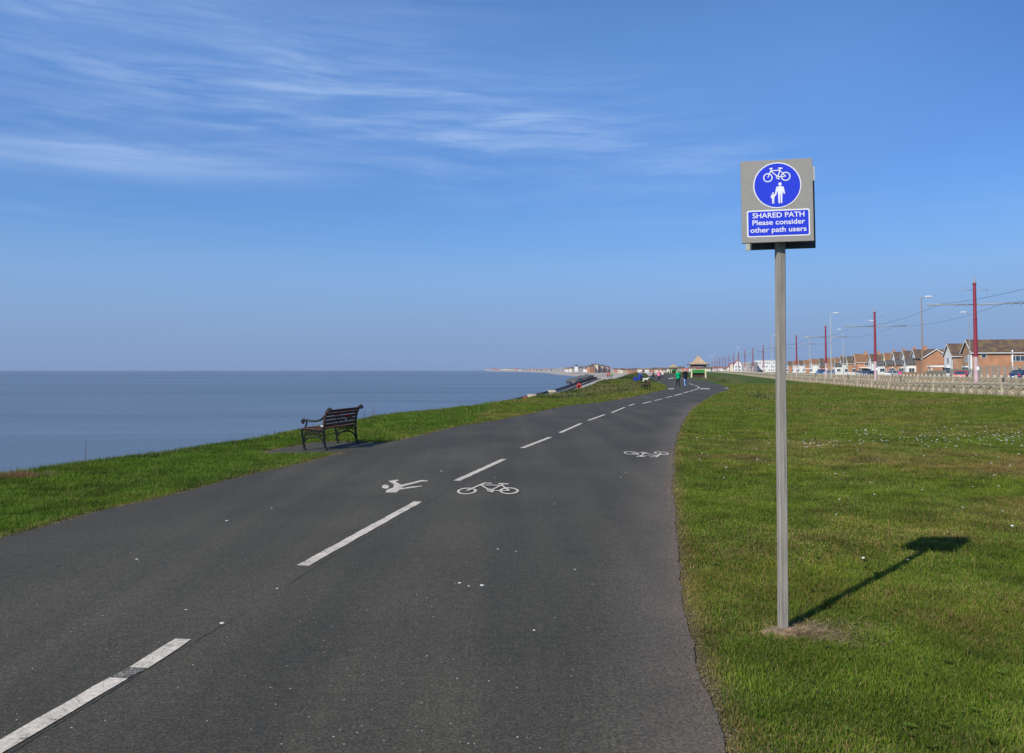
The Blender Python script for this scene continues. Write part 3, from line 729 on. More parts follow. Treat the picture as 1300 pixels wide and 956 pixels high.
def grit(line, n, spread, s0, s1, dmax, off=0.0):
    A = line[(line[:,1] < dmax) & (line[:,1] > 2.2)]; k = RNG.integers(0, len(A), n); c = A[k] + RNG.normal(0, spread, (n,2)) + np.array([off, 0]); r = RNG.uniform(s0, s1, n)*(1+.06*c[:,1])
    z = np.where(path_dist(c) < 0, .002, 0.0)
    for q in range(4):
        a = RNG.uniform(0, 6.283, n); GV.append(np.c_[c[:,0]+np.cos(a+q*1.57)*r*RNG.uniform(.5,1.1,n), c[:,1]+np.sin(a+q*1.57)*r*RNG.uniform(.5,1.1,n), z])
    top = np.c_[c, z+r*.9]; b0, b1, b2, b3 = GV[-4:]; del GV[-4:]
    GF.append(np.stack([b0,b1,top, b1,b2,top, b2,b3,top, b3,b0,top], 1).reshape(-1,3))
grit(Rd, 9000, .05, .002, .006, 16, -.03); grit(Ld, 5000, .04, .003, .007, 22, .02); grit(Rd, 3500, .22, .0015, .004, 12, -.2)
Vg = np.concatenate(GF); cg = np.repeat(RNG.uniform(.5,1.25,len(Vg)//12), 12)[:,None]*np.array([.21,.165,.115])
tag(link('grit', npmesh('grit', Vg, 3, np.arange(len(Vg)), mat_attr('grit_stone', 0.0, .9, .1), cols=cg)), 'loose soil crumbs and grit along the edges of the tarmac', 'grit', kind='stuff')
WV, WC = [], []
for _ in range(420):
    dd = 3.2+22*RNG.random()**1.5; xx = RNG.uniform(-.62, .62)*dd
    pdq = path_dist(np.array([[xx, dd]]))[0]
    if pdq < .12 or xx < Xe(dd)+.3 or (abs(xx-1.75) < .35 and abs(dd-5) < .3): continue
    z = ground_z(xx, dd); m = RNG.integers(5, 10); R0 = RNG.uniform(.012,.032); g = np.array([.105,.165,.026])*RNG.uniform(.6,1.3)
    for q in range(m):
        a = 6.283*q/m+RNG.uniform(-.3,.3); l = R0*RNG.uniform(.7,1.2); w_ = l*.24; d = np.array([np.cos(a),np.sin(a)]); e = np.array([-d[1],d[0]]); zz = z+.012
        P0 = [xx,dd,zz]; P1 = [*(np.array([xx,dd])+d*l*.55+e*w_), zz+.018]; P2 = [*(np.array([xx,dd])+d*l), zz+.014]; P3 = [*(np.array([xx,dd])+d*l*.55-e*w_), zz+.018]
        WV += [P0,P1,P2,P0,P2,P3]; WC += [g*.7,g,g*1.1,g*.7,g*1.1,g]
tag(link('lawn_weeds', npmesh('lawn_weeds', np.array(WV), 3, np.arange(len(WV)), M['blade'], cols=np.array(WC))), 'broad-leaved weeds scattered through the grass', 'weeds', kind='stuff')

# ------------------------------------------------------------------ the sign
sd = 5.0; sx_ = XD(988, sd)
sign = tag(empty('path_sign', (1.694, 5.04, 0), R(3)), 'grey path sign with blue cycle and walker disc on a weathered square wooden post', 'sign')
LEAN = .004
bm = bmesh.new(); box(bm, -.0265,.0265,-.025,.025,-.15,2.78); bmesh.ops.subdivide_edges(bm, edges=[e for e in bm.edges if abs(e.verts[0].co.z-e.verts[1].co.z) > 1], cuts=24)
for v in bm.verts: v.co.x += LEAN*v.co.z + .0015*math.sin(v.co.z*3); v.co.y += .0015*math.sin(v.co.z*2.1+1)
bevel(bm, .004, 1); obj('post', bm, M['post'], sign)
bm = bmesh.new()
for z in (.55,1.63,1.9,2.25): lathe(bm, [(.006,0),(.006,.003)], 8)
bm.free()
board = obj('front_board', bevel(B(-.216,.216,-.012,.012,-.26,.26), .002, 1), M['signgrey'], sign)
# local frame on the board: x to the right, z up; tilt about 1.4 degrees
board.location = (-.034, -.070, 2.681); board.rotation_euler = (0, R(-.5), R(-13))
def on_board(name, polys, z0, mat, th=.0012):
    bm = bmesh.new()
    for i, p in enumerate(polys):
        prism(bm, p, -.0125, -.0125-z0-th-.00004*i, lambda u, v, t: (u, t, v))
    return obj(name, bm, mat, board)
def circ(c, r, n=48): return [(c[0]+r*math.cos(2*math.pi*k/n), c[1]+r*math.sin(2*math.pi*k/n)) for k in range(n)]
def rrect(x0,x1,y0,y1,r,n=6):
    out = []
    for cx, cy, a0 in ((x1-r,y1-r,0),(x0+r,y1-r,90),(x0+r,y0+r,180),(x1-r,y0+r,270)):
        for k in range(n+1):
            a = R(a0+90*k/n); out.append((cx+r*math.cos(a), cy+r*math.sin(a)))
    return out
cc_ = (.002,.098)
disc = on_board('disc', [circ(cc_, .1445)], 0, M['white'], .0012)
on_board('blue_disc', [circ(cc_, .138)], .0014, M['blue'], .0006).parent = board
panel = on_board('text_panel', [rrect(-.185,.193,-.225,-.056,.012)], 0, M['white'], .0012)
on_board('blue_panel', [rrect(-.177,.185,-.217,-.064,.008)], .0014, M['blue'], .0006)
bk = [[(cc_[0]-.055+x*.19/.565*.565/.565*1.0, cc_[1]+.052+y*.19/.565*1.0*1.0) for x, y in p] for p in bike_polys(.036)]
s_ = .185
bk = [[(cc_[0]-.052+x*s_, cc_[1]+.050+y*s_*.95) for x, y in p] for p in bike_polys(.034)]
# rounder wheels on the sign
bk = []
wl_, wr_ = (-.055,.050), (.052,.053)
for c in (wl_, wr_): bk += ringp((cc_[0]+c[0], cc_[1]+c[1]), .0255, .0065, 24)
def sp(a, b, w=.006): bk.append(thick((cc_[0]+a[0], cc_[1]+a[1]), (cc_[0]+b[0], cc_[1]+b[1]), w))
sp(wl_, (-.032,.104)); sp((-.045,.106), (-.026,.108), .007); sp((-.036,.092),(.018,.094)); sp((-.036,.090),(.006,.052)); sp((.006,.052),(.020,.104)); sp((.008,.107),(.034,.105),.008); sp((.006,.052),wr_,.005); sp((.018,.092),wr_,.005)
bk += ringp((cc_[0]+.004, cc_[1]+.049), .009, .004, 12); sp((.006,.046),(.012,.034),.005)
on_board('bicycle_symbol', bk, .0024, M['white'], .0004)
def fig(cx, zt, H):     # adult or child seen from the front, hand in hand
    s = H
    return [circ((cx, zt-.070*s), .078*s, 16), [(cx-.045*s,zt-.165*s),(cx+.045*s,zt-.165*s),(cx+.13*s,zt-.20*s),(cx+.155*s,zt-.30*s),(cx+.10*s,zt-.56*s),(cx-.10*s,zt-.56*s),(cx-.155*s,zt-.30*s),(cx-.13*s,zt-.20*s)],
            [(cx-.10*s,zt-.55*s),(cx-.012*s,zt-.55*s),(cx-.02*s,zt-1.0*s),(cx-.085*s,zt-1.0*s)], [(cx+.012*s,zt-.55*s),(cx+.10*s,zt-.55*s),(cx+.085*s,zt-1.0*s),(cx+.02*s,zt-1.0*s)]]
fg = fig(cc_[0]+.017, cc_[1]+.016, .130) + fig(cc_[0]-.026, cc_[1]-.045, .070)
A_ = lambda a, b, w: fg.append(thick((cc_[0]+a[0], cc_[1]+a[1]), (cc_[0]+b[0], cc_[1]+b[1]), w))
A_((.034,-.012),(.042,-.055),.0095); A_((0,-.010),(-.012,-.062),.0095); A_((-.018,-.060),(-.010,-.066),.006); A_((-.034,-.060),(-.038,-.080),.006)
on_board('walker_symbol', fg, .0024, M['white'], .0004)
def text(name, s, x, z, size, parent, width):
    cu = bpy.data.curves.new(name, 'FONT'); cu.body = s; cu.size = size; cu.align_x = 'CENTER'; cu.extrude = .0004; cu.offset = .0006; cu.resolution_u = 4
    o = bpy.data.objects.new(name, cu); COL.objects.link(o); bpy.context.view_layer.update()
    me = bpy.data.meshes.new_from_object(o.evaluated_get(bpy.context.evaluated_depsgraph_get())); bpy.data.objects.remove(o)
    xs = [v.co.x for v in me.vertices]; k = width/(max(xs)-min(xs)); c0 = (max(xs)+min(xs))/2
    for v in me.vertices: v.co = Vector(((v.co.x-c0)*k, v.co.z*-1, v.co.y))
    me.materials.clear(); me.materials.append(M['white']); t = bpy.data.objects.new(name, me); COL.objects.link(t); t.parent = parent; t.location = (x, -.0152, z); return t
text('lettering', 'SHARED PATH', .005, -.105, .045, board, .312)
text('lettering', 'Please consider', .006, -.149, .045, board, .316)
text('lettering', 'other path users', .003, -.196, .045, board, .336)
back = obj('rear_board', bevel(B(-.214,.214,-.010,.010,-.262,.262), .002, 1), M['signback'], sign)
back.location = (.034, .056, 2.660); back.rotation_euler = (0, R(-.5), R(-13))
obj('rim', B(-.217,-.190,-.011,.004,-.266,-.215), M['edge_alu'], back); obj('rim', B(.205,.218,-.011,.004,.17,.263), M['edge_alu'], back)
for z in (2.5, 2.78): obj('bracket', B(-.06+LEAN*z, .06+LEAN*z, .0255, .034, z-.015, z+.015), M['galv'], sign)

# ------------------------------------------------------------------ the benches
def bez(pts, n=8):
    out = []
    P_ = [Vector(p) for p in pts]; P_ = [P_[0]*2-P_[1]] + P_ + [P_[-1]*2-P_[-2]]
    for i in range(1, len(P_)-2):
        for k in range(n):
            t = k/n; p0,p1,p2,p3 = P_[i-1:i+3]
            out.append(.5*((2*p1)+(-p0+p2)*t+(2*p0-5*p1+4*p2-p3)*t*t+(-p0+3*p1-3*p2+p3)*t**3))
    out.append(P_[-2]); return out
def make_bench(label, BL=1.56):
    root = empty('park_bench')
    def frame(y):
        bm = bmesh.new()
        T = lambda pts, r, n=5: tube(bm, [(p.x, y, p.y) for p in bez([(a, b) for a, b in pts], n)], r, 8)
        T([(.02,0),(.0,.12),(-.035,.30),(-.045,.40),(-.02,.425),(.05,.42)], .025)               # front leg, rolls over at the seat edge
        T([(.50,0),(.465,.12),(.445,.28),(.445,.42),(.445,.56),(.468,.68),(.505,.78),(.55,.835),(.585,.83),(.595,.80),(.575,.785)], .026)  # rear leg and back upright with a scroll
        T([(.02,.415),(.15,.405),(.30,.395),(.445,.40)], .020)                                   # seat rail
        T([(.0,.54),(-.03,.555),(-.045,.585),(-.01,.615),(.05,.605),(.14,.59),(.26,.59),(.36,.61),(.42,.65),(.46,.69)], .022)   # arm
        T([(.055,.595),(.06,.53),(.035,.47),(.04,.42)], .019)
        T([(.01,.17),(.09,.235),(.23,.275),(.37,.235),(.46,.12)], .018)                          # arch under the seat
        for k in range(6):                                                                       # lattice of scrolls between arch and rail
            x0 = .03+.068*k
            T([(x0,.395),(x0+.035,.34),(x0+.068,.395)], .012, 3); T([(x0,.30),(x0+.034,.345),(x0+.068,.29)], .012, 3)
        T([(.02,.20),(.03,.27),(.02,.36)], .012, 3); T([(.44,.20),(.43,.27),(.44,.36)], .012, 3)
        for cx, cz, r in ((-.012,.592,.034),(.572,.808,.040),(.035,.425,.022)):                 # cast rosettes at the scroll ends
            tube(bm, [(cx, y-.026, cz), (cx, y+.026, cz)], r, 12)
        for cx in (.02,.50):                                                                     # feet
            tube(bm, [(cx, y, 0), (cx, y, .02), (cx, y, .05)], [.036,.034,.02], 10)
        return obj('end_frame', bm, M['iron'], root)
    frame(0); frame(BL)
    for x, z in ((.02,.435),(.09,.432),(.16,.428),(.23,.424),(.30,.421),(.37,.419)):
        obj('seat_slat', bevel(B(x-.028,x+.028,-.03,BL+.03,z-.012,z+.013), .003, 1), M['slat'], root)
    for x, z, tl in ((.450,.49,.05),(.455,.565,.15),(.467,.64,.25),(.492,.715,.4),(.528,.782,.5)):
        bm = bmesh.new(); box(bm, -.011,.011,-.03,BL+.03,-.031,.031); bevel(bm, .003, 1)
        o = obj('back_slat', bm, M['slat'], root, loc=(x, 0, z)); o.rotation_euler = (0, tl, 0)
    bm = bmesh.new(); tube(bm, [(.23,0,.26),(.23,BL,.26)], .008, 8); obj('tie_rod', bm, M['iron'], root)
    tag(root, label, 'bench'); return root
bench = make_bench('black scrolled cast-iron bench with brown slats, nearest, facing the sea')
p0 = Vector(G(385.5,571)); p1 = Vector(G(427,562.5)); ang = math.atan2(p1.y-p0.y, p1.x-p0.x)-math.pi/2
bench.location = (p0.x+.0, p0.y, .0); bench.rotation_euler = (0,0,ang)
b2 = copy_tree(bench); x, d, z_ = on_bank(818,495.0); b2.location = (x, d, z_+.01); b2.rotation_euler = (0,0,ang+R(12)); b2['label'] = 'small distant black bench on the grassy bank beside the path'
for b_ in (bench, b2): b_['group'] = 'cast-iron benches facing the sea'
# flowers fixed to the near bench
def posy(lx, ly, lz, mat, r, label):
    bm = bmesh.new(); random.seed(int(ly*100)+3)
    for k in range(9):
        c = Vector((random.uniform(-1,1)*r*.8, random.uniform(-1,1)*r, random.uniform(-.7,.7)*r)); q = bmesh.ops.create_icosphere(bm, subdivisions=1, radius=r*.5); bmesh.ops.translate(bm, verts=q['verts'], vec=c)
    o = obj('flower_posy', bm, [mat]); o.matrix_world = Matrix.Translation(bench.location) @ Matrix.Rotation(ang, 4, 'Z') @ Matrix.Translation((lx, ly, lz)); tag(o, label, 'flowers', 'flowers left on the near bench')
posy(.512,.98,.652,M['red'],.030,'red flowers tied to the back slats of the near bench')
posy(.40,.62,.475,M['red'],.036,'red flowers on the seat of the near bench')
posy(.40,1.0,.485,M['petal'],.024,'white flowers on the far half of the near bench seat')
posy(.502,.92,.575,M['petal'],.020,'small white flowers tied to the back slats of the near bench')
posy(.395,.03,.475,M['petal'],.030,'white flowers at the near end of the bench seat')

# ------------------------------------------------------------------ concrete walls
def pierced_wall(name, label, wo, D0, D1, top, zb, teeth, nearfade=9999):
    root = empty(name, (wo+SL*D0, D0, 0)); tag(root, label, 'wall', 'pierced concrete walls along the tramway')
    ul = math.hypot(SL, 1); step = 1.42/ul; Ds = np.arange(D0, D1, step); pan = bmesh.new(); cap = bmesh.new(); pl = bmesh.new()
    o0 = Vector((wo+SL*D0, D0, 0))
    for i, D in enumerate(Ds):
        a = Vector((wo+SL*D, D, 0))-o0; b = Vector((wo+SL*(D+step), D+step, 0))-o0; za, zb_ = zb(D), zb(D+step); H = top(D)-za; t = (b-a).normalized(); n = Vector((t.y,-t.x,0))
        A_ = lambda u, v, off=0: a.lerp(b, u) + n*off + Vector((0,0, za+(zb_-za)*u + v))
        cz = .09; ph = H-.09
        fine = D < nearfade
        if fine:
            # X-shaped block: four triangles leave a diamond hole in the middle, thick ribs cross it
            hole = .125; c = (.5,(cz+ph)/2); hh = (ph-cz)*.17
            ring = [(0,cz),(.5,cz),(1,cz),(1,c[1]),(1,ph),(.5,ph),(0,ph),(0,c[1])]; inn = [(c[0]-hole*.6,c[1]-hh*.6),(c[0],c[1]-hh),(c[0]+hole*.6,c[1]-hh*.6),(c[0]+hole,c[1]),(c[0]+hole*.6,c[1]+hh*.6),(c[0],c[1]+hh),(c[0]-hole*.6,c[1]+hh*.6),(c[0]-hole,c[1])]
            for off in (-.035,.035):
                vo = [pan.verts.new(A_(u,v,off)) for u,v in ring]; vi = [pan.verts.new(A_(u,v,off)) for u,v in inn]
                for k in range(8): pan.faces.new((vo[k], vo[(k+1)%8], vi[(k+1)%8], vi[k]))
            ia = [pan.verts.new(A_(u,v,-.035)) for u,v in inn]; ib = [pan.verts.new(A_(u,v,.035)) for u,v in inn]
            for k in range(8): pan.faces.new((ia[k], ia[(k+1)%8], ib[(k+1)%8], ib[k]))
            for s in (-1, 1):
                for (u0,v0,u1,v1) in ((0,cz,.5-hole*.75,c[1]-hh*.25),(0,ph,.5-hole*.75,c[1]+hh*.25),(1,cz,.5+hole*.75,c[1]-hh*.25),(1,ph,.5+hole*.75,c[1]+hh*.25),(.5-hole,c[1],.5,c[1]+hh),(.5+hole,c[1],.5,c[1]-hh),(.5-hole,c[1],.5,c[1]-hh),(.5+hole,c[1],.5,c[1]+hh),(.25,cz,.5,c[1]-hh),(.75,cz,.5,c[1]-hh),(.25,ph,.5,c[1]+hh),(.75,ph,.5,c[1]+hh)):
                    beam(pan, A_(u0,v0,s*.05), A_(u1,v1,s*.05), .06, .11)
        else:
            prism(pan, [(0,cz),(1,cz),(1,ph),(0,ph)], -.04,.04, lambda u,v,tt: A_(u,v,tt))
        prism(cap, [(0,ph),(1,ph),(1,H),(0,H)], -.09,.09, lambda u,v,tt: A_(u,v,tt)); prism(pl, [(0,-.4),(1,-.4),(1,cz),(0,cz)], -.07,.07, lambda u,v,tt: A_(u,v,tt))
        if teeth: prism(cap, [(-.10,H),(.10,H),(.07,H+.19),(-.07,H+.19)], -.06,.06, lambda u,v,tt: A_(u,v,tt))
        if i % 4 == 0 and fine:
            pb = bmesh.new(); prism(pb, [(-.055,-.3),(.055,-.3),(.055,H+.03),(-.055,H+.03)], -.11,.11, lambda u,v,tt: A_(u,v,tt)); obj('pier', pb, M['concrete2'], root)
    obj('lattice_panel', pan, M['concrete'], root); obj('coping', cap, M['concrete2'], root); obj('plinth', pl, M['concrete'], root)
    return root
pierced_wall('lattice_wall', 'nearer pierced concrete wall edging the right-hand lawn', 16.4, 24, 420, lambda D: float(zwall(D))+.70, lambda D: float(zwall(D)), False, 130)
pierced_wall('toothed_wall', 'farther concrete wall with a toothed top, behind the red tram poles', 25.4, 30, 420, lambda D: float(np.interp(D,[0,60,95,170,420],[1.08,1.06,.98,.74,.9])), lambda D: float(np.interp(D,[0,60,95,170,420],[.3,.3,.2,.05,.2])), True, 150)

# ------------------------------------------------------------------ tram poles and wires
def make_pole():
    r = empty('tram_pole')
    bm = bmesh.new(); lathe(bm, [(.17,-.2),(.165,.3),(.15,.34),(.145,2.55)], 14); obj('pole_base', bm, M['polepink'], r)
    bm = bmesh.new(); lathe(bm, [(.146,2.55),(.14,2.6),(.125,5.2),(.145,5.22),(.145,5.3),(.12,5.32),(.105,7.75),(.13,7.77),(.13,7.85),(.06,7.9)], 14); obj('pole_shaft', bm, M['polered'], r)
    bm = bmesh.new(); lathe(bm, [(.10,7.9),(.10,8.0),(.05,8.06),(.045,8.2),(.012,8.38)], 12); obj('finial', bm, M['galv'], r)
    for s in (-1, 1):
        bm = bmesh.new(); tube(bm, [(s*.12,0,6.33),(s*3.15,0,6.38)], .045, 8)
        for x in (.5, 1.2, 2.35, 2.95): tube(bm, [(s*x,0,6.36),(s*x,0,6.22)], [.06,.035], 8)
        tube(bm, [(s*.1,0,7.35),(s*.7,0,7.45),(s*.85,0,7.3)], .022, 6); obj('cross_arm', bm, M['galv'], r)
    bm = bmesh.new(); box(bm, -.02,.14,-.165,-.148, 1.6,1.85); obj('notice_plate', bm, M['upvc'], r)
    return r
PD = [56.5+29.3*k for k in range(17)]
words = ['nearest red tram pole, right of the lawn, with wide cross arms','second nearest red tram pole, left of the tall rusty lamp column','third red tram pole from the camera along the tramway','fourth red tram pole, close to the right of the sign post']
proto = None
for k, D in enumerate(PD):
    o = proto if proto and k == 0 else None
    if proto is None: proto = make_pole(); o = proto
    else: o = copy_tree(proto)
    o.location = (20.9+SL*D, D, float(zwall(D))*.6+.0); o.rotation_euler = (0,0,-math.atan(SL))
    s = 1 + .015*((k*7)%5-2)/2; o.scale = (1,1,s)
    tag(o, words[k] if k < 4 else 'small distant red tram pole in the line left of the sign post', 'tram pole', 'red tram poles')
for s in (-1, 1):
    bm = bmesh.new(); pts = []
    for a, b in zip([PD[0]-29.3]+PD, PD):
        for t in np.linspace(0, 1, 9)[:-1]:
            D = a+(b-a)*t; sag = .45*4*t*(1-t); xo = s*(2.3 if s < 0 else 1.95)
            pts.append((20.9+SL*D+xo*.978, D-xo*.208, 6.30+float(zwall(D))*.6-sag))
    tube(bm, pts, .010, 5); tag(obj('overhead_wire', bm, M['wire']), f'thin overhead wire on the {"lawn" if s<0 else "houses"} side of the red tram poles', 'wire', 'tramway wires')

# ------------------------------------------------------------------ street lamps
def make_lamp(h, side, mat):
    r = empty('street_lamp')
    bm = bmesh.new(); lathe(bm, [(.12,-.1),(.115,1.2),(.075,1.3),(.06,h*.6),(.045,h-.15),(.04,h)], 10); obj('column', bm, mat, r)
    bm = bmesh.new(); tube(bm, [(0,0,h-.05),(side*.25,0,h+.08),(side*.6,0,h+.1)], .03, 6); obj('bracket_arm', bm, mat, r)
    bm = bmesh.new()
    prism(bm, [(side*.4,-.02),(side*1.2,.0),(side*1.15,.10),(side*.8,.17),(side*.42,.12)] if side > 0 else [(side*.42,.12),(side*.8,.17),(side*1.15,.10),(side*1.2,.0),(side*.4,-.02)], -.17,.17, lambda u,v,t: (u,t,h+.06+v)); bevel(bm, .02, 1)
    obj('lantern', bm, M['lamp'], r); return r
for px, py, D, side, mt, lb in ((1171,376,89,1,'rust','tall rusty brown street lamp left of the nearest tram pole'),(1231,396,113,-1,'galv','slim grey street lamp just left of the nearest tram pole'),(1055,397,116,1,'palegalv','pale street lamp beside the third tram pole, its head to the right'),
     (1070.5,418,163,-1,'palegalv','pale street lamp right of the third tram pole, its head to the left'),(1113.5-1,407,135,-1,'palegalv','street lamp half hidden by the second tram pole'),(1028,428,202,-1,'palegalv','pale street lamp between the third and fourth tram poles'),
     (980,425,189,1,'palegalv','pale street lamp just left of the sign post'),(935,441,290,1,'palegalv','distant pale street lamp by the red-roofed villa'),(901.5,451,395,1,'palegalv','faint far street lamp right of the larger shelter, left one of a pair'),(905.5,449,360,1,'palegalv','faint far street lamp right of the larger shelter, right one of a pair')):
    x = XD(px, D); z = ground_z(x, D) if D < 700 else 0; h = ZD(py, D)-z-.15; o = make_lamp(h, side, M[mt]); o.location = (x, D, z); tag(o, lb, 'street lamp', 'street lamps by the promenade road')

# ------------------------------------------------------------------ houses
def window_on(root, cx, z0, z1, w, face, depthpos, mull=1):
    """face 'w': on the street gable (local -x), run along y; face 's': on the local -y side, run along x"""
    fr = bmesh.new(); pn = bmesh.new(); t = .07; d0, d1 = depthpos-.06, depthpos+.05
    def bx(bm, a0, a1, b0, b1, e0, e1):
        if face == 'w': box(bm, e0, e1, a0, a1, b0, b1)
        else: box(bm, a0, a1, e0, e1, b0, b1)
    x0, x1 = cx-w/2, cx+w/2
    bx(fr, x0,x1,z0,z0+t,d0,d1); bx(fr, x0,x1,z1-t,z1,d0,d1); bx(fr, x0,x0+t,z0+t,z1-t,d0,d1); bx(fr, x1-t,x1,z0+t,z1-t,d0,d1)
    for k in range(mull):
        m = x0+w*(k+1)/(mull+1); bx(fr, m-.03,m+.03,z0+t,z1-t,d0+.005,d1-.005)
    bx(pn, x0+t,x1-t,z0+t,z1-t,depthpos-.02,depthpos+.02)
    f = obj('window', fr, M['upvc'], root); obj('pane', pn, M['glass'], f); return f
def house(label, X, Y, rot, gw=6.6, LN=10, eave=5.2, ridge=8.0, wall='brick', front='rwhite', roof='roofbrown', chim=True, side_win=True, porch=True, group='brick and rendered houses across the road', gable_plain=False, wing=False, lod=0):
    r = empty('house', (X, Y, 0), rot); tag(r, label, 'house', group)
    h = gw/2; bm = bmesh.new()
    prism(bm, [(-h,-.3),(h,-.3),(h,eave),(0,ridge-.12),(-h,eave)], 0, LN, lambda u,v,t: (t,u,v)); obj('wall', bm, M[wall], r)
    if not gable_plain:
        bm = bmesh.new(); prism(bm, [(-h+.25,0.0),(h-.25,0.0),(h-.25,eave),(0,ridge-.45),(-h+.25,eave)], -.05, -.003, lambda u,v,t: (t,u,v)); obj('front_render', bm, M[front], r)
    bm = bmesh.new(); sl = (ridge-eave)/h
    for s in (-1, 1):
        ov = .35; p = [(0,ridge),(s*(h+ov),eave-sl*ov),(s*(h+ov),eave-sl*ov+.14),(0,ridge+.16)]
        if s < 0: p = p[::-1]
        prism(bm, p, -.35, LN+.35, lambda u,v,t: (t,u,v))
    rf = obj('roof', bm, M[roof], r)
    bm = bmesh.new()
    for s in (-1, 1):
        p = [(0,ridge-.22),(s*(h+.37),eave-sl*.37-.22),(s*(h+.37),eave-sl*.37+.06),(0,ridge+.06)]
        if s < 0: p = p[::-1]
        prism(bm, p, -.42, -.353, lambda u,v,t: (t,u,v))
    obj('bargeboard', bm, M['upvc'], rf)
    bm = bmesh.new(); box(bm, -.3,LN+.3, -h-.43,-h-.352, eave-sl*.35-.05, eave-sl*.35+.12); obj('gutter', bm, M['upvc'], rf)
    if chim:
        bm = bmesh.new(); cx = LN*.35; box(bm, cx-.45,cx+.45,-.35,.35,ridge-.6,ridge+1.0); box(bm, cx-.5,cx+.5,-.4,.4,ridge+1.001,ridge+1.12)
        for u in (-.22,.22): tube(bm, [(cx+u,0,ridge+1.1),(cx+u,0,ridge+1.45)], .11, 8)
        obj('chimney', bm, M['brick2' if lod else 'brick'], rf)
    if not gable_plain:
        window_on(r, 0, 3.3, 4.7, 2.2, 'w', -.08, 2)
        # ground-floor bay
        bm = bmesh.new(); prism(bm, [(-1.5,0),(-1.1,-.8),(1.1,-.8),(1.5,0)], 0, .8, lambda u,v,t: (v,u,t)); prism(bm, [(-1.5,0),(-1.1,-.8),(1.1,-.8),(1.5,0)], 2.25, 2.5, lambda u,v,t: (v,u,t)); by = obj('bay', bm, M['upvc'], r)
        bm = bmesh.new(); prism(bm, [(-1.45,-.01),(-1.08,-.76),(1.08,-.76),(1.45,-.01)], .8, 2.25, lambda u,v,t: (v,u,t)); obj('pane', bm, M['glass'], by)
    else:
        pass
    if side_win: window_on(r, LN*.36, 3.5, 4.7, 2.6, 's', -h-.02, 2); window_on(r, LN*.36, 1.0, 2.1, 1.6, 's', -h-.02, 1)
    if porch:
        bm = bmesh.new(); box(bm, -3.2,LN*.3,h+.01,h+3.4,2.45,2.8); po = obj('porch_roof', bm, M['upvc'], r)
        bm = bmesh.new(); box(bm, -2.9,-2.7,h+.3,h+.5,-.2,2.449); box(bm, -2.9,-2.7,h+3.0,h+3.2,-.2,2.449); obj('post', bm, M['upvc'], po)
        bm = bmesh.new(); box(bm, 0.6,LN*.28,h+.012,h+3.3,-.2,2.448); obj('garage_front', bm, M['brick3'], r)
    if wing:
        # lower front gabled wing with its own tiled roof
        bm = bmesh.new(); prism(bm, [(-h-.0,-.2),(.2,-.2),(.2,3.6),(-h*.5,5.0),(-h,3.6)], -3.0,-.06, lambda u,v,t: (t,u,v)); w_ = obj('front_wing', bm, M[wall], r)
        bm = bmesh.new()
        for p in ([(-h*.5,5.0),(-h-.3,3.3),(-h-.3,3.42),(-h*.5,5.14)][::-1], [(-h*.5,5.0),(.5,3.3),(.5,3.42),(-h*.5,5.14)]): prism(bm, p, -3.3,-.06, lambda u,v,t: (t,u,v))
        obj('wing_roof', bm, M['roofgrey'], w_)
        bm = bmesh.new()
        for p in ([(-h*.5,4.85),(-h-.32,3.1),(-h-.32,3.35),(-h*.5,5.1)][::-1], [(-h*.5,4.85),(.52,3.1),(.52,3.35),(-h*.5,5.1)]): prism(bm, p, -3.38,-3.31, lambda u,v,t: (t,u,v))
        obj('wing_bargeboard', bm, M['upvc'], w_)
        f = window_on(r, -h*.55, 1.0, 2.4, 1.6, 'w', -3.06, 1); window_on(r, -1.5, 1.0, 2.3, 1.7, 's', -h-.02, 1)
        bm = bmesh.new(); box(bm, -3.6,-.07, .22,h+.6, 2.4,2.62); obj('canopy', bm, M['upvc'], r)
        bm = bmesh.new(); box(bm, -1.6,-.075, .25,h-.05, -.2,2.39); obj('garage_front', bm, M['dark'], r)  # near-black box paints the shade inside the garage opening
    return r
ROT = -math.atan(SL)
def gz(px, D): return XD(px, D)
h1 = house('long orange-brick house with brown mossy roof at the right edge of the view', XD(1228,173), 173, ROT, 6.6, 24, 5.5, 8.1, 'brick', 'brick2', 'roofbrown', chim=False, porch=False)
obj('white_bay', B(-.5,-.06,-3.1,-1.9,-.2,4.9), M['upvc'], h1)
bm = bmesh.new(); tube(bm, [(7.6,-3.4,-.2),(7.6,-3.4,5.9)], .13, 8); obj('downpipe', bm, M['upvc'], h1)
bm = bmesh.new(); box(bm, 13.2,22,-5.3,-3.31,2.35,2.7); obj('canopy', bm, M['upvc'], h1)
window_on(h1, 2.1, 4.2, 5.0, .01+1.0, 's', -3.32, 0); window_on(h1, 19, 3.5, 4.7, 2.6, 's', -3.32, 2)
house('tan-brick house with brown roof between the gabled brick wall and the long house', XD(1204,197), 197, ROT, 6.6, 12, 5.2, 8.05, 'brick2', 'rwhite', 'roofbrown', chim=False)
house('brick house turning its plain white-edged gable end to the lawn', XD(1188.5,240), 240, ROT+math.pi/2, 8.0, 12, 5.3, 8.0, 'brick', 'rwhite', 'roofbrown', chim=False, side_win=False, porch=False, gable_plain=True)
row = [(1160,250,'ltblue','pale blue fronted house beside the rusty lamp column','rwhite',1),(1147,266,'rwhite','white gabled house with chimney, second left of the rusty lamp column','brick',1),(1134.5,283,'rwhite','white gabled house in the row above the white car','brick',1),(1122.5,300,'yellow','yellow fronted house just right of the second tram pole','rwhite',1),(1104.5,322,'rwhite','white gabled house just left of the second tram pole','rwhite',0),
       (1085,332,'brick','red-roofed brick house standing forward at the left of the near row','brick',0)]
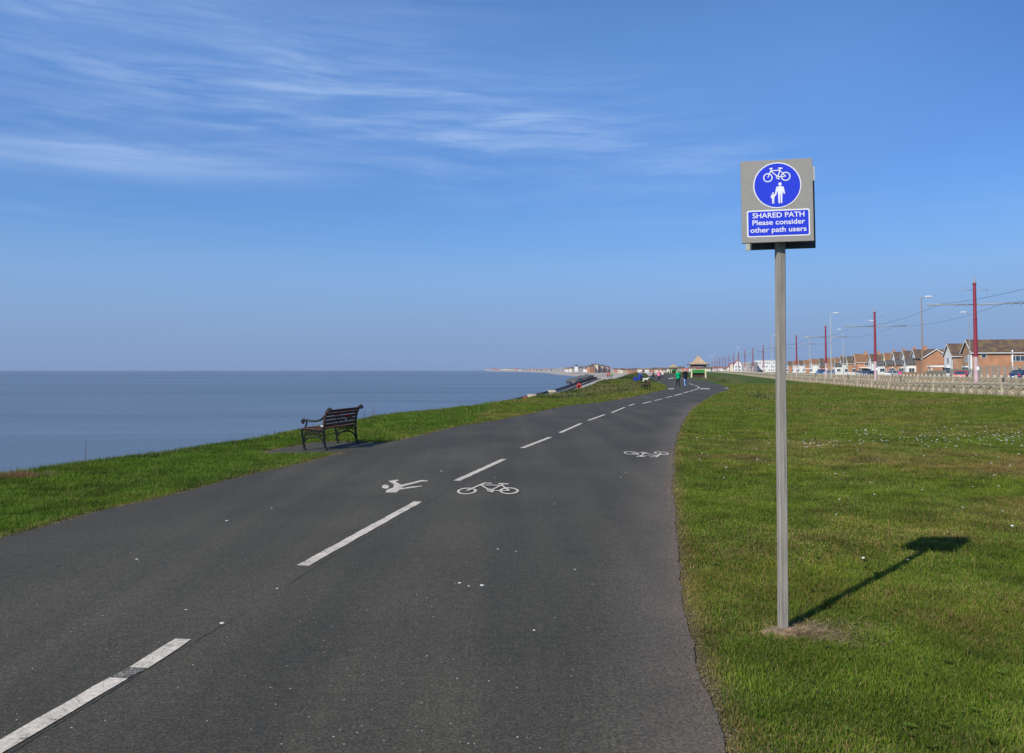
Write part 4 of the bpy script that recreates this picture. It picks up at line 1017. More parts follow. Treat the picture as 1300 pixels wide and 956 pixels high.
for i, (px, D, fr, lb, wl2, wg) in enumerate(row):
    last = i == len(row)-1
    house(lb, XD(px, D), D, ROT, 7.5 if last else 6.2, 12 if last else 9.5, 5.0, ZD(450,D) if last else 8.0, wl2, fr, 'roofred' if False else ('rooforange' if i in (3,) or last else 'roofbrown'), chim=True, side_win=last, porch=not last and not wg, wing=bool(wg))
far = [(1075,374,'cream','brown'),(1067,390,'rwhite','brown'),(1060,406,'cream','orange'),(1048,428,'rwhite','orange'),(1040,442,'cream','brown'),(1030,452,'rwhite','orange'),(1021,500,'rwhite','orange'),(1014,520,'rwhite','brown'),(1007,542,'rwhite','orange'),(1000,566,'rwhite','brown')]
for i, (px, D, fr, rf) in enumerate(far):
    house(['cream gabled house in the far row, right of the left-headed lamp','white gabled house in the far row behind the left-headed lamp','cream gabled house in the far row right of the third tram pole','white gabled house in the far row at the third tram pole','cream gabled house in the far row just left of the third tram pole','orange-roofed wide house between third and fourth tram poles','white house right of the fourth tram pole, nearer of the pair','white house right of the fourth tram pole, farther of the pair','white house just left of the fourth tram pole','white house half hidden behind the sign post'][i],
          XD(px, D), D, ROT, 6.4 if i != 5 else 8, 9 if i != 5 else 14, 5.0, 8.0 if i < 5 else 7.9, 'brick' if i%3 == 0 else 'rwhite', fr, 'roof'+rf, chim=i%2 == 0, side_win=(i == 5), porch=i%2 == 1, wing=i in (1,3), lod=1, group='houses of the far row')
# flats, villa
def flats(label, px0, px1, D, ptop, wall, storeys, cols, name='apartment_block', dep=14):
    x0, x1 = XD(px0, D), XD(px1, D); H = ZD(ptop, D); r = empty(name, ((x0+x1)/2, D, 0), ROT*.6); tag(r, label, 'apartment block'); w2 = (x1-x0)/2
    obj('wall', B(-w2,w2,0,dep,-.4,H), M[wall], r); obj('roof', B(-w2-.3,w2+.3,-.3,dep+.3,H+.001,H+.3), M['upvc'], r)
    for i in range(cols):
        for j in range(storeys):
            if (i*3+j*5) % 4 == 0: continue
            cx = -w2+(i+.5)*2*w2/cols; z = .9+j*(H-.6)/storeys; fr = bmesh.new(); ww = w2/cols*.55; box(fr, cx-ww,cx+ww,-.06,-.002,z,z+1.5); f = obj('window', fr, M['upvc'], r)
            obj('pane', B(cx-ww+.12,cx+ww-.12,-.09,-.061,z+.12,z+1.38), M['glass'], f)
    return r
flats('long pale beige apartment block just left of the sign post', 961, 986, 780, 457.6, 'rwhite', 3, 9)
flats('mauve-grey block joined to the left end of the pale apartments', 956.5, 961.3, 770, 460, 'mauve', 3, 2)
flats('grey apartment block with balconies left of the mauve block', 944, 955, 800, 460.5, 'greyr', 3, 5)
flats('small dark grey flats between the grey block and the mauve block', 951, 957, 790, 460.2, 'greyr', 3, 2)
def villa(label, px, D, w, eave, ridge, wall, roof, turret):
    r = empty('villa', (XD(px, D), D, 0), ROT); tag(r, label, 'house', 'red-roofed villas'); h = w/2; bm = bmesh.new()
    prism(bm, [(-h,-.3),(h,-.3),(h,eave),(0,ridge-.1),(-h,eave)], 0, 9, lambda u,v,t: (u,t,v)); obj('wall', bm, M[wall], r)
    bm = bmesh.new(); sl = (ridge-eave)/h
    for s in (-1,1):
        p = [(0,ridge),(s*(h+.5),eave-sl*.5),(s*(h+.5),eave-sl*.5+.25),(0,ridge+.3)]
        if s > 0: p = p[::-1]
        prism(bm, p, -.6, 9.6, lambda u,v,t: (u,t,v))
    obj('roof', bm, M[roof], r)
    for cx in (-h*.45, h*.45):
        for z in (1.0, 3.8): f = obj('window', B(cx-.8,cx+.8,-.08,-.002,z,z+1.5), M['upvc'], r); obj('pane', B(cx-.65,cx+.65,-.12,-.081,z+.15,z+1.35), M['glass'], f)
    if turret:
        bm = bmesh.new(); lathe(bm, [(1.7,0),(1.7,eave+1.6)], 10, (h*.7,-.6)); t = obj('turret', bm, M['cream'], r)
        bm = bmesh.new(); lathe(bm, [(2.1,eave+1.61),(1.2,eave+3.2),(.1,eave+5.4)], 10, (h*.7,-.6)); obj('turret_roof', bm, M['roofred'], t)
villa('white villa with a bright red pitched roof left of the grey flats', 936.5, 700, 6.5, 7.4, 10.8, 'rwhite', 'roofred', False)
villa('cream villa with steep red gables, left of the white villa', 928.5, 720, 8.5, 4.0, 8.2, 'cream', 'roofred', True)
# very distant houses: three shapes, copied
def small_house(w, l, e, rdg, wall, roof):
    bm = bmesh.new(); h = l/2
    prism(bm, [(-h,-1.2),(h,-1.2),(h,e),(-h,e)], 0, w, lambda u,v,t: (u,t,v), 0)
    prism(bm, [(0,e+.01),(w,e+.01),(w/2,rdg)], -h-.3, h+.3, lambda u,v,t: (t,u,v), 1)
    for k in range(int(l/3)):
        cx = -h+1.5+3*k
        for z in np.arange(.9, e-1.2, 2.7): box(bm, cx-.6,cx+.6,-.06,-.004,z,z+1.2,2)
    me = bpy.data.meshes.new('distant_house'); bm.normal_update(); bm.to_mesh(me); bm.free()
    for m in (M[wall], M[roof], M['glass']): me.materials.append(m)
    return me
SH = [small_house(8,9,5,7.8,'rwhite','rooforange'), small_house(8,14,5.2,8,'cream','roofbrown'), small_house(9,22,5.4,8.4,'brick','roofgrey'), small_house(10,30,8,11,'rwhite','roofgrey'), small_house(8,12,5,8.2,'brick','roofred'), small_house(10,16,8,10.6,'greyr','roofgrey')]
SH += [small_house(9,7,8.2,10.5,'brick','roofgrey'), small_house(9,8,8.6,10.2,'cream','roofbrown')]
random.seed(21)
def far_house(px, D, z, mi, s, label, group):
    o = bpy.data.objects.new('distant_house', SH[mi]); COL.objects.link(o); o.location = (XD(px, D), D, z); o.rotation_euler = (0,0,random.uniform(-.5,.5)); o.scale = (s, s, s*random.uniform(.85,1.1)); tag(o, label, 'house', group)
for k in range(26):     # inland town behind the bend
    px = 832+k*3.7+random.uniform(-1,1); D = random.uniform(760,1050)
    if 922 < px < 942: continue
    far_house(px, D, -.6, random.choice((0,0,1,4,2)), random.uniform(.5,.8), 'small distant house beyond the bend of the path, left of the villas', 'distant houses inland')
for k in range(18):
    px = 780+k*4.6; D = random.uniform(800,1100)
    far_house(px, D, -.7, random.choice((1,2,0,2)), random.uniform(.42,.6), 'low dark-roofed distant house above the grassy bank', 'distant houses above the bank')
for k in range(22):
    px = 719+k*1.7+random.uniform(-.6,.6); D = random.uniform(1500,1800)
    far_house(px, D, -.7, random.choice((0,0,1,5,0)), random.uniform(.75,1.1), 'pale far-off house of the town across the bay', 'seafront houses across the bay')
for k, (px, mi, s) in enumerate(((752,6,1.1),(755,7,1.15),(758.5,6,1.0),(762,7,1.05),(766,6,1.0),(769.5,7,.9),(773,6,.85))):
    far_house(px, 1000+k*8, -.7, mi, s*.9, 'taller seafront building in the cluster above the beach', 'taller seafront buildings above the beach')
for k in range(40):
    px = 702-k*2.2+random.uniform(-.6,.6); D = np.interp(px, [612,640,670,700], [6300,5300,3800,2700]); 
    far_house(px, D, -.5+ (5 if D > 4500 else 0), random.choice((0,1,5,4)), random.uniform(.55,.95)*(D/3800), 'faint building along the headland on the horizon', 'faint buildings on the headland')
# pale tower and masts across the bay
D = 1500; r = tag(empty('white_tower', (XD(731.5,D), D, -.7)), 'slim white tower rising from the far seafront', 'tower'); obj('wall', B(-3,3,-3,3,0,9.5), M['upvc'], r); bm = bmesh.new(); lathe(bm, [(4,9.51),(2.2,12),(.3,14)], 8); obj('roof', bm, M['roofgrey'], r)
for px, D, top in ((707.5,1700,464.5),(711.5,1700,464.5),(775,900,462),(741,1300,464.5),(786,760,463)):
    bm = bmesh.new(); lathe(bm, [(.3*D/1700+.08,-3),(.2*D/1700+.05,ZD(top,D))], 8); tag(obj('mast', bm, M['palegalv'], loc=(XD(px,D),D,0)), 'thin white mast on the far seafront', 'mast', 'white masts on the far shore')
# boulders on the beach
random.seed(8)
bm = bmesh.new()
for k in range(150):
    t = random.random(); px = 728+t*22+random.uniform(-2,2); D = 500+t*160+random.uniform(-20,40); s = random.uniform(1.5,5)*(1-.3*t); c = (XD(px,D), D, -6.2+t*1.6+random.uniform(0,1.6))
    q = bmesh.ops.create_icosphere(bm, subdivisions=1, radius=s)
    for v in q['verts']: v.co = Vector((v.co.x*random.uniform(.8,1.3), v.co.y*1.6, v.co.z*random.uniform(.35,.6))) + Vector(c)
tag(obj('rock_groyne', bm, M['rock']), 'dark heap of boulders reaching from the beach into the sea', 'groyne')

# ------------------------------------------------------------------ sea defence barrier, kiosk blocks, lifebuoys
root = tag(empty('sea_barrier', (wallX(60),60,0)), 'long dark double-beamed barrier along the sea edge below the bank', 'barrier')
o0 = Vector((wallX(60),60,0)); up = bmesh.new(); lo = bmesh.new(); po = bmesh.new(); Ds = np.arange(60, 300, 3.0)
for a, b in zip(Ds, Ds[1:]):
    pa = Vector((wallX(a),a,0))-o0; pb = Vector((wallX(b),b,0))-o0; za, zb_ = zp(a), zp(b)
    beam(up, pa+Vector((0,0,za+.66)), pb+Vector((0,0,zb_+.66)), .3, .26); beam(lo, pa+Vector((1.2,0,za+.11)), pb+Vector((1.2,0,zb_+.11)), .4, .24); box(po, pa.x-.1,pa.x+.1,pa.y-.1,pa.y+.1, za, za+.53)
obj('top_beam', up, M['seadark'], root); obj('kerb_beam', lo, M['seadark'], root); po_ = obj('posts', po, M['seadark'], root); po_.name = 'post_row'; po_['kind'] = 'stuff'
def steps(px0, px1, D, ptop, label):
    x0, x1 = XD(px0, D), XD(px1, D); z = ZD(ptop, D); r = tag(empty('concrete_block', (x0, D, z)), label, 'concrete block')
    obj('upper_slab', bevel(B(0,x1-x0,0,1.6,-.18,0), .02, 1), M['concrete2'], r); obj('body', B(.08,x1-x0-.08,.08,1.5,-1.6,-.181), M['concrete'], r); obj('lower_step', B(.04,x1-x0-.04,-.5,.07,-1.6,-.42), M['concrete2'], r)
steps(670,681.5,54,501,'pale concrete block at the brow of the bank beside the lifebuoy')
steps(697,706,66,495.6,'weathered concrete block among the tussocks of the bank')
def lifebuoy(px, D, pt, label):
    x = XD(px, D); z = ZD(pt, D); r = tag(empty('lifebuoy_stand', (x, D, z-1.6)), label, 'lifebuoy', 'red lifebuoy stands on the sea bank')
    bm = bmesh.new(); box(bm, -.05,.05,-.04,.04,-.6,1.5); obj('stand_post', bm, M['upvc'], r)
    bm = bmesh.new(); n = 20
    pts = [(.2*math.cos(2*math.pi*k/n), -.1, 1.25+.2*math.sin(2*math.pi*k/n)) for k in range(n+1)]; tube(bm, pts, .05, 8, False); obj('ring', bm, M['orange'], r)
    obj('housing', bevel(B(-.13,.13,-.04,.06,.95,1.6), .03, 1), M['orange'], r)
lifebuoy(667,50,503.6,'red lifebuoy stand left of the pale concrete block on the bank'); lifebuoy(735,80,486.3,'red lifebuoy stand farther along the bank, above the tussocks')

# ------------------------------------------------------------------ seaside shelters
def make_shelter(label):
    r = tag(empty('seaside_shelter'), label, 'shelter', 'square seaside shelters with peaked roofs'); a = 1.42
    for sx in (-1,1):
        for sy in (-1,1): obj('corner_post', bevel(B(sx*a-.13,sx*a+.13,sy*a-.13,sy*a+.13,0,2.75), .02, 1), M['shcream'], r)
    bm = bmesh.new(); prof = [(2.32,2.86),(1.75,3.05),(1.15,3.45),(.75,3.9),(.42,4.22),(.36,4.26),(.34,4.5),(.10,4.66)]; rings = []
    for q_, z in prof: rings.append([bm.verts.new((sx*q_, sy*q_, z)) for sx, sy in ((-1,-1),(1,-1),(1,1),(-1,1))])
    for A_, B_ in zip(rings, rings[1:]):
        for k in range(4): bm.faces.new((A_[k], A_[(k+1)%4], B_[(k+1)%4], B_[k]))
    bm.faces.new(rings[-1]); bm.faces.new(rings[0][::-1]); rf = obj('roof', bm, M['shroof'], r)
    obj('fascia', B(-2.34,2.34,-2.34,2.34,2.70,2.855), M['shdark'], rf)
    bm = bmesh.new(); box(bm, -1.6,1.6,-1.6,1.6,2.45,2.699); obj('lintel', bm, M['shdark'], r)
    for k, (cx, cy, al) in enumerate(((0,-1,0),(0,1,0),(-1,0,1),(1,0,1))):
        def bx(bm, u0,u1,z0,z1,d0,d1):
            s = cy if al == 0 else cx; lo_, hi_ = sorted((s*(a+d0), s*(a+d1)))
            if al == 0: box(bm, u0,u1,lo_,hi_,z0,z1)
            else: box(bm, lo_,hi_,u0,u1,z0,z1)
        bm = bmesh.new(); bx(bm, -1.29,-.03,1.05,1.75,-.03,.03); bx(bm, .03,1.29,1.05,1.75,-.03,.03); obj('green_panel', bm, M['shgreen'], r)
        bm = bmesh.new(); bx(bm, -1.29,1.29,.0,.35,-.04,.04); obj('base_panel', bm, M['shdark'], r)
        bm = bmesh.new()
        for u in (-.86,-.43,0,.43,.86): bx(bm, u-.035,u+.035,1.75,2.45,-.03,.03)
        bx(bm, -1.29,1.29,1.75,1.82,-.04,.04); obj('glazing_bar', bm, M['shcream'], r)
    bm = bmesh.new(); box(bm, -1.2,1.2,-.9,-.45,.42,.50); box(bm, -1.2,1.2,.45,.9,.42,.50); box(bm, -1.2,1.2,-.06,.06,.36,1.2); box(bm, -1.15,-1.05,-.85,.85,0,.419); box(bm, 1.05,1.15,-.85,.85,0,.419); obj('inner_seat', bm, M['shbrown'], r)
    bm = bmesh.new(); box(bm, -1.7,1.7,-1.7,1.7,-.2,.03); obj('floor_slab', bm, M['prom'], r)
    return r
sh = make_shelter('larger tan-roofed seaside shelter with bright green panels right of the path'); sh.location = (XD(886.5,168),168,0); sh.rotation_euler = (0,0,R(-12))
s2 = copy_tree(sh); s2.location = (XD(854.5,400),400,.1); s2['label'] = 'smaller distant tan-roofed shelter at the end of the path'; s2.rotation_euler = (0,0,R(10))

# ------------------------------------------------------------------ fences and garden walls
def board_fence(x0, y0, x1, y1, h, label, gap=.35, bw=.6):
    r = tag(empty('board_fence', (x0,y0,0), math.atan2(y1-y0,x1-x0)), label, 'fence'); Ln = math.hypot(x1-x0,y1-y0); bm = bmesh.new(); x = 0; k = 0
    while x < Ln:
        box(bm, x,x+bw,-.02,.02,.05,h+random.uniform(-.06,.05)); x += bw+gap
    obj('boards', bm, M['fence'], r).name = 'board_panel'; bm = bmesh.new(); box(bm, 0,Ln,.021,.07,.5,.62); box(bm, 0,Ln,.021,.07,h-.5,h-.38); obj('rail', bm, M['fence'], r)
    bm = bmesh.new()
    for i in range(int(Ln/2.6)+1): box(bm, 2.6*i-.06,2.6*i+.06,.071,.2,0,h)
    obj('fence_post', bm, M['fence'], r)
board_fence(XD(1243,150),150,XD(1330,143),143,2.45,'tall grey timber fence with gaps in front of the long brick house')
board_fence(XD(1205,165),165,XD(1244,151),151,1.9,'lower timber fence in front of the tan-brick house', .25,.5)
def gwall(px0, D0, px1, D1, h, mat, label):
    x0,y0,x1,y1 = XD(px0,D0),D0,XD(px1,D1),D1; Ln = math.hypot(x1-x0,y1-y0); r = tag(empty('garden_wall', (x0,y0,0), math.atan2(y1-y0,x1-x0)), label, 'wall')
    obj('brickwork', B(0,Ln,-.11,.11,-.2,h), M[mat], r); obj('coping', B(-.03,Ln+.03,-.15,.15,h+.001,h+.07), M['concrete2'], r)
gwall(1143,205,1176,190,1.1,'brick2','brown brick garden wall right of the pink pedestrian'); gwall(1176,188,1200,178,1.5,'fence','grey garden wall in front of the plain brick gable')
gwall(1060,260,1098,245,1.0,'rwhite','white garden wall left of the second tram pole')

# ------------------------------------------------------------------ cars
def make_car(label, X, Y, rot, col, nm, van=False, z=.03):
    r = tag(empty('parked_car', (X, Y, z), rot), label, 'car', 'cars parked on the promenade road'); paintm = plain('paint_'+nm, col, .25, .05, 2)
    Ln, W = 4.2, 1.74; H = 1.9 if van else 1.46
    body = [(-2.1,.35),(-2.08,.62),(-1.98,.86),(-1.2,.95),(1.35,1.0),(1.98,.93),(2.1,.62),(2.08,.33)] if not van else [(-2.1,.35),(-2.1,.8),(-1.7,1.05),(1.6,1.1),(2.1,1.1),(2.12,.6),(2.1,.33)]
    cabin = [(-1.25,.94),(-.62,1.40),(-.2,H),(.95,H-.02),(1.5,1.28),(1.78,.95)] if not van else [(-1.75,1.04),(-1.15,H-.12),(-.8,H),(2.0,H),(2.08,1.09)]
    bm = bmesh.new(); prism(bm, body, -W/2, W/2, lambda u,v,t: (u,t,v)); bevel(bm, .05, 2); obj('body', bm, paintm, r, smooth=False)
    bm = bmesh.new(); n = len(cabin); A_ = [bm.verts.new((u, -W/2*(.96-.16*(v-.94)/(H-.94)), v)) for u,v in cabin]; B_ = [bm.verts.new((u, W/2*(.96-.16*(v-.94)/(H-.94)), v)) for u,v in cabin]
    bm.faces.new(A_); bm.faces.new(B_[::-1])
    for i in range(n): bm.faces.new((A_[(i+1)%n], A_[i], B_[i], B_[(i+1)%n]))
    bmesh.ops.recalc_face_normals(bm, faces=bm.faces[:]); bevel(bm, .03, 1); obj('cabin', bm, M['glass'], r)
    bm = bmesh.new(); tops = [c for c in cabin if c[1] > H-.12]; x0, x1 = tops[0][0], tops[-1][0]; wr = W/2*.81; box(bm, x0-.05,x1+.05,-wr,wr,H-.03,H+.03); bevel(bm, .02, 1); rf = obj('roof', bm, paintm, r)
    bm = bmesh.new()
    for s in (-1,1):
        beam(bm, (cabin[0][0],s*W/2*.94,.95),(x0,s*wr,H), .06,.06); beam(bm, (cabin[-1][0],s*W/2*.94,.95),(x1,s*wr,H-.01), .09,.09); beam(bm, (.35,s*W/2*.955,.96),(.35,s*wr,H), .05,.07)
    obj('pillar', bm, paintm, r)
    for x in (-1.32,1.32):
        for s in (-1,1):
            bm = bmesh.new(); tube(bm, [(x,s*(W/2-.2),.31),(x,s*(W/2+.01),.31)], .31, 16); wq = obj('wheel', bm, M['tyre'], r); bm = bmesh.new(); tube(bm, [(x,s*(W/2-.0),.31),(x,s*(W/2+.025),.31)], .19, 12); obj('rim', bm, M['rim'], wq)
    for s in (-1,1):
        obj('headlight', bevel(B(-2.12,-1.99,s*.62-.16,s*.62+.16,.62,.78), .02, 1), M['lamp'], r); obj('tail_light', bevel(B(2.0,2.12,s*.68-.13,s*.68+.13,.66,.9), .02, 1), M['orange'], r)
    obj('bumper', bevel(B(2.06,2.17,-.8,.8,.33,.52), .03, 1), M['tyre'], r); obj('number_plate', B(2.171,2.18,-.26,.26,.56,.68), M['upvc'], r)
    return r
sr = math.atan2(1,SL)
make_car('bright red hatchback behind the toothed wall left of the nearest tram pole', XD(1221,122),122, sr+math.pi-.5, (.62,.02,.05),'red')
make_car('dark blue car behind the toothed wall at the right edge of the view', XD(1299,104),104, sr+math.pi-.9, (.015,.035,.14),'navy', z=.16)
make_car('white car with dark windows beside the pink pedestrian', XD(1133,196),196, sr-.9, (.7,.72,.74),'white')
make_car('dark blue car just left of the second tram pole', XD(1103,215),215, sr-.8, (.03,.06,.16),'dkblue')
make_car('pale blue-grey car left of the dark blue car by the second tram pole', XD(1094,224),224, sr+2.4, (.24,.32,.38),'greyblue')
make_car('mid-blue van left of the third tram pole', XD(1043,290),290, sr-1.1, (.08,.20,.42),'blue', True)
make_car('pale blue car just right of the third tram pole', XD(1053,285),285, sr-1.0, (.35,.48,.62),'ltblue')
make_car('small distant dark car in front of the pale apartment block', XD(965,560),560, sr-1.0, (.03,.03,.04),'black')

# ------------------------------------------------------------------ people
def tube_into(bm, pts, rads, mi):
    tube(bm, pts, rads, 6, True, mi)
def person(label, X, Y, z, face, height, jacket, trousers, hair, pose='walk', shoes=(.03,.03,.03), group=None, swing=1, hairlen=.0):
    """face: heading in radians, 0 looks towards -Y (the camera)"""
    s = height/1.72
    J = {}
    if pose in ('walk','stand'):
        k = .16 if pose == 'walk' else .02; k *= swing
        J.update(pel=(0,0,.93), spine=(0,-.005,1.10), chest=(0,0,1.30), neck=(0,-.01,1.45), head=(0,-.025,1.55), crown=(0,-.015,1.66),
                 shL=(.17,0,1.38), elL=(.225,.0+k*.55,1.12), haL=(.225,-.04+k*.9,.90), shR=(-.17,0,1.38), elR=(-.225,.0-k*.55,1.12), haR=(-.225,-.06-k*.9,.90),
                 hpL=(.09,0,.88), knL=(.10,-k*.9,.49), anL=(.10,-k*1.3,.09), toL=(.11,-k*1.3-.15,.035), hpR=(-.09,0,.88), knR=(-.10,-.02+k*.5,.50), anR=(-.10,k*1.5,.10+.03*abs(k)/.16), toR=(-.11,k*1.5-.14,.035))
    elif pose == 'sit':
        J.update(pel=(0,0,.22), spine=(0,-.0,.40), chest=(0,-.04,.60), neck=(0,-.07,.75), head=(0,-.11,.85), crown=(0,-.11,.96),
                 shL=(.17,-.04,.68), elL=(.24,-.14,.44), haL=(.16,-.34,.36), shR=(-.17,-.04,.68), elR=(-.24,-.14,.44), haR=(-.16,-.34,.36),
                 hpL=(.10,-.02,.18), knL=(.14,-.38,.44), anL=(.13,-.48,.09), toL=(.14,-.62,.035), hpR=(-.10,-.02,.18), knR=(-.14,-.38,.44), anR=(-.13,-.50,.09), toR=(-.14,-.64,.035))
    elif pose == 'crouch':
        J.update(pel=(0,.12,.42), spine=(0,.04,.60), chest=(0,-.08,.80), neck=(0,-.14,.94), head=(0,-.19,1.03), crown=(0,-.19,1.14),
                 shL=(.17,-.09,.88), elL=(.25,-.20,.66), haL=(.14,-.38,.58), shR=(-.17,-.09,.88), elR=(-.25,-.20,.66), haR=(-.14,-.38,.58),
                 hpL=(.10,.10,.38), knL=(.18,-.26,.50), anL=(.15,.0,.09), toL=(.17,-.15,.035), hpR=(-.10,.10,.38), knR=(-.18,-.26,.50), anR=(-.15,.0,.09), toR=(-.17,-.15,.035))
    rad = dict(pel=.145, spine=.135, chest=.155, neck=.055, head=.085, crown=.065, shL=.075, elL=.05, haL=.032, shR=.075, elR=.05, haR=.032, hpL=.098, knL=.062, anL=.045, toL=.038, hpR=.098, knR=.062, anR=.045, toR=.038)
    E = [('pel','spine',0),('spine','chest',0),('chest','neck',0),('neck','head',2),('head','crown',2),('chest','shL',0),('shL','elL',0),('elL','haL',0),('chest','shR',0),('shR','elR',0),('elR','haR',0),
         ('pel','hpL',1),('hpL','knL',1),('knL','anL',1),('anL','toL',3),('pel','hpR',1),('hpR','knR',1),('knR','anR',1),('anR','toR',3)]
    names = list(J); me = bpy.data.meshes.new('person'); me.from_pydata([J[n] for n in names], [(names.index(a), names.index(b)) for a,b,_ in E], [])
    o = bpy.data.objects.new('person', me); COL.objects.link(o); m = o.modifiers.new('skin','SKIN'); m.use_smooth_shade = True
    sv = me.skin_vertices[0].data
    for i, n in enumerate(names): sv[i].radius = (rad[n], rad[n]*(.75 if n in ('pel','spine','chest') else 1)); sv[i].use_root = (n == 'pel')
    m2 = o.modifiers.new('sub','SUBSURF'); m2.levels = 1; m2.render_levels = 1
    bpy.context.view_layer.update(); dg = bpy.context.evaluated_depsgraph_get(); nm = bpy.data.meshes.new_from_object(o.evaluated_get(dg)); bpy.data.objects.remove(o); bpy.data.meshes.remove(me)
    # cloth regions by nearest bone
    segs = [(Vector(J[a]), Vector(J[b]), mi, min(rad[a],rad[b])) for a,b,mi in E]
    bm = bmesh.new(); bm.from_mesh(nm)
    for f in bm.faces:
        c = f.calc_center_median(); best = 1e9; bi = 0
        for a, b, mi, rr in segs:
            ab = b-a; t = max(0, min(1, (c-a).dot(ab)/ab.length_squared)); dd = (c-(a+ab*t)).length - rr
            if dd < best: best = dd; bi = mi
        f.material_index = bi; f.smooth = True
    # hands: palm, four fingers of unequal length and a thumb
    for sd, hn, en in ((1,'haL','elL'),(-1,'haR','elR')):
        h = Vector(J[hn]); d = (h-Vector(J[en])).normalized(); side = Vector((0,1,0)); 
        tube_into(bm, [h, h+d*.05, h+d*.09], [.026,.034,.03], 2)
        for q in range(4):
            o_ = side*(.021*(q-1.5)); ln = (.062,.072,.068,.052)[q]; b0 = h+d*.085+o_; tube_into(bm, [b0, b0+d*ln*.55, b0+d*ln*.9+Vector((-sd*.015,0,0))], [.0095,.009,.007], 2)
        b0 = h+d*.03+side*-.028; tube_into(bm, [b0, b0+d*.03+side*-.02, b0+d*.06+side*-.022], [.012,.010,.008], 2)
    # nose and ears
    hd = Vector(J['head']); tube_into(bm, [hd+Vector((0,-.075,.02)), hd+Vector((0,-.105,-.005))], [.008,.014], 2)
    for sd in (-1,1): tube_into(bm, [hd+Vector((sd*.078,0,.02)), hd+Vector((sd*.092,.01,.01))], [.02,.016], 2)
    # jacket hem and cuffs give the outfit an edge
    nm.materials.clear(); bm.to_mesh(nm); bm.free()
    for mt in (cloth(jacket, 'j%02x%02x%02x' % tuple(int(255*v) for v in jacket)), cloth(trousers, 't%02x%02x%02x' % tuple(int(255*v) for v in trousers)), M['skin'], plain('shoe%02x'%int(shoes[0]*255), shoes)): nm.materials.append(mt)
    p = bpy.data.objects.new('person', nm); COL.objects.link(p); p.location = (X, Y, z); p.rotation_euler = (0,0,face); p.scale = (s,s,s); tag(p, label, 'person', group)
    # hair
    bm = bmesh.new(); q = bmesh.ops.create_uvsphere(bm, u_segments=14, v_segments=10, radius=.103); ctr = hd+Vector((0,.012,.055))
    bmesh.ops.delete(bm, geom=[v for v in bm.verts if (v.co.y < -.02 and v.co.z < .015) or v.co.z < -.09-hairlen], context='VERTS')
    for v in bm.verts:
        if v.co.z < 0: v.co.z *= 1+hairlen*6
        v.co += ctr
    obj('hair', bm, plain('hair%02x%02x'%(int(hair[0]*255),int(hair[2]*255)), hair, .8), p, smooth=True)
    if pose == 'walk':     # loose coat skirt below the waist
        bm = bmesh.new(); n = 18; rows = [(.165,.125,1.10),(.185,.145,.97),(.20,.16,.80)]; rr = [[bm.verts.new((a*math.cos(2*math.pi*k/n), b*math.sin(2*math.pi*k/n)-.0, zz+.008*math.sin(k*2.3))) for k in range(n)] for a,b,zz in rows]
        for A_, B_ in zip(rr, rr[1:]):
            for k in range(n): bm.faces.new((A_[k], B_[k], B_[(k+1)%n], A_[(k+1)%n]))
        c = obj('jacket', bm, cloth(jacket, 'j%02x%02x%02x' % tuple(int(255*v) for v in jacket)), p, smooth=True); sm = c.modifiers.new('s','SOLIDIFY'); sm.thickness = .012
    return p
PI = math.pi
def feet(px, py): return G(px, py)
x, d = feet(861,491.6); person('person in a bright green jacket and black trousers walking away beside a companion', x, d, 0, PI, 1.66, (.0,.36,.14), (.012,.012,.014), (.35,.28,.2), 'walk', group='couple walking away')
x, d = feet(870.3,491.6); person('person in a black jacket and pale blue jeans walking away beside the green jacket', x, d, 0, PI, 1.76, (.010,.012,.020), (.20,.32,.55), (.45,.42,.4), 'walk', group='couple walking away', swing=-1)
x, d = feet(836.5,485.5); person('person in a pink jacket and black trousers walking towards the camera', x, d, 0, 0, 1.72, (.80,.26,.34), (.012,.012,.014), (.45,.33,.2), 'walk', shoes=(.6,.5,.5))
x, d = feet(841.5,481.5); person('person in a cream top walking behind the pink jacket', x, d, 0, 0, 1.62, (.75,.66,.60), (.05,.05,.06), (.05,.03,.03), 'walk')
x, d = feet(829,480.2); person('person in black with a white top crouching at the left edge of the path', x, d, 0, .6, 1.85, (.02,.02,.03), (.03,.03,.04), (.05,.04,.04), 'crouch')
x, D, zb = on_bank(812,483.8); person('person in a blue jacket sitting on the grass bank', x, D, zb, 2.2, 1.9, (.02,.05,.30), (.03,.04,.10), (.4,.3,.25), 'sit')
x, D, zb = on_bank(807,484.2); bm = bmesh.new(); prism(bm, [(-.26,0),(.26,0),(.30,.30),(.22,.50),(-.22,.50),(-.30,.30)], -.13,.13, lambda u,v,t: (u,t,v)); bevel(bm, .05, 2); bag = obj('rucksack', bm, cloth((.02,.05,.28),'bag'), loc=(x,D,zb)); tag(bag, 'blue rucksack on the grass beside the person in blue', 'bag')
bm = bmesh.new(); tube(bm, [(-.1,0,.48),(0,0,.60),(.1,0,.48)], .015, 6); obj('strap', bm, cloth((.02,.03,.12),'strap'), bag)
for px, D, col, lb, zz in ((771.5,236,(.72,.04,.04),'far-off person in a red jacket above the beach, left one of the two in red',0),(774,240,(.78,.09,.05),'far-off person in a red jacket above the beach, right one of the two in red',0),(776.5,228,(.05,.55,.10),'far-off person in a green top beside the two in red',0)):
    zg = ZD(472.6, D)-1.7; person(lb, XD(px,D), D, zg, PI, 1.7, col, (.03,.03,.04), (.1,.07,.05), 'stand', group='walkers above the beach')
D = 150; person('person in a bright pink coat on the pavement behind the walls', XD(1142,D), D, -.05, PI*.7, 1.66, (.80,.05,.30), (.1,.05,.08), (.12,.07,.05), 'walk')
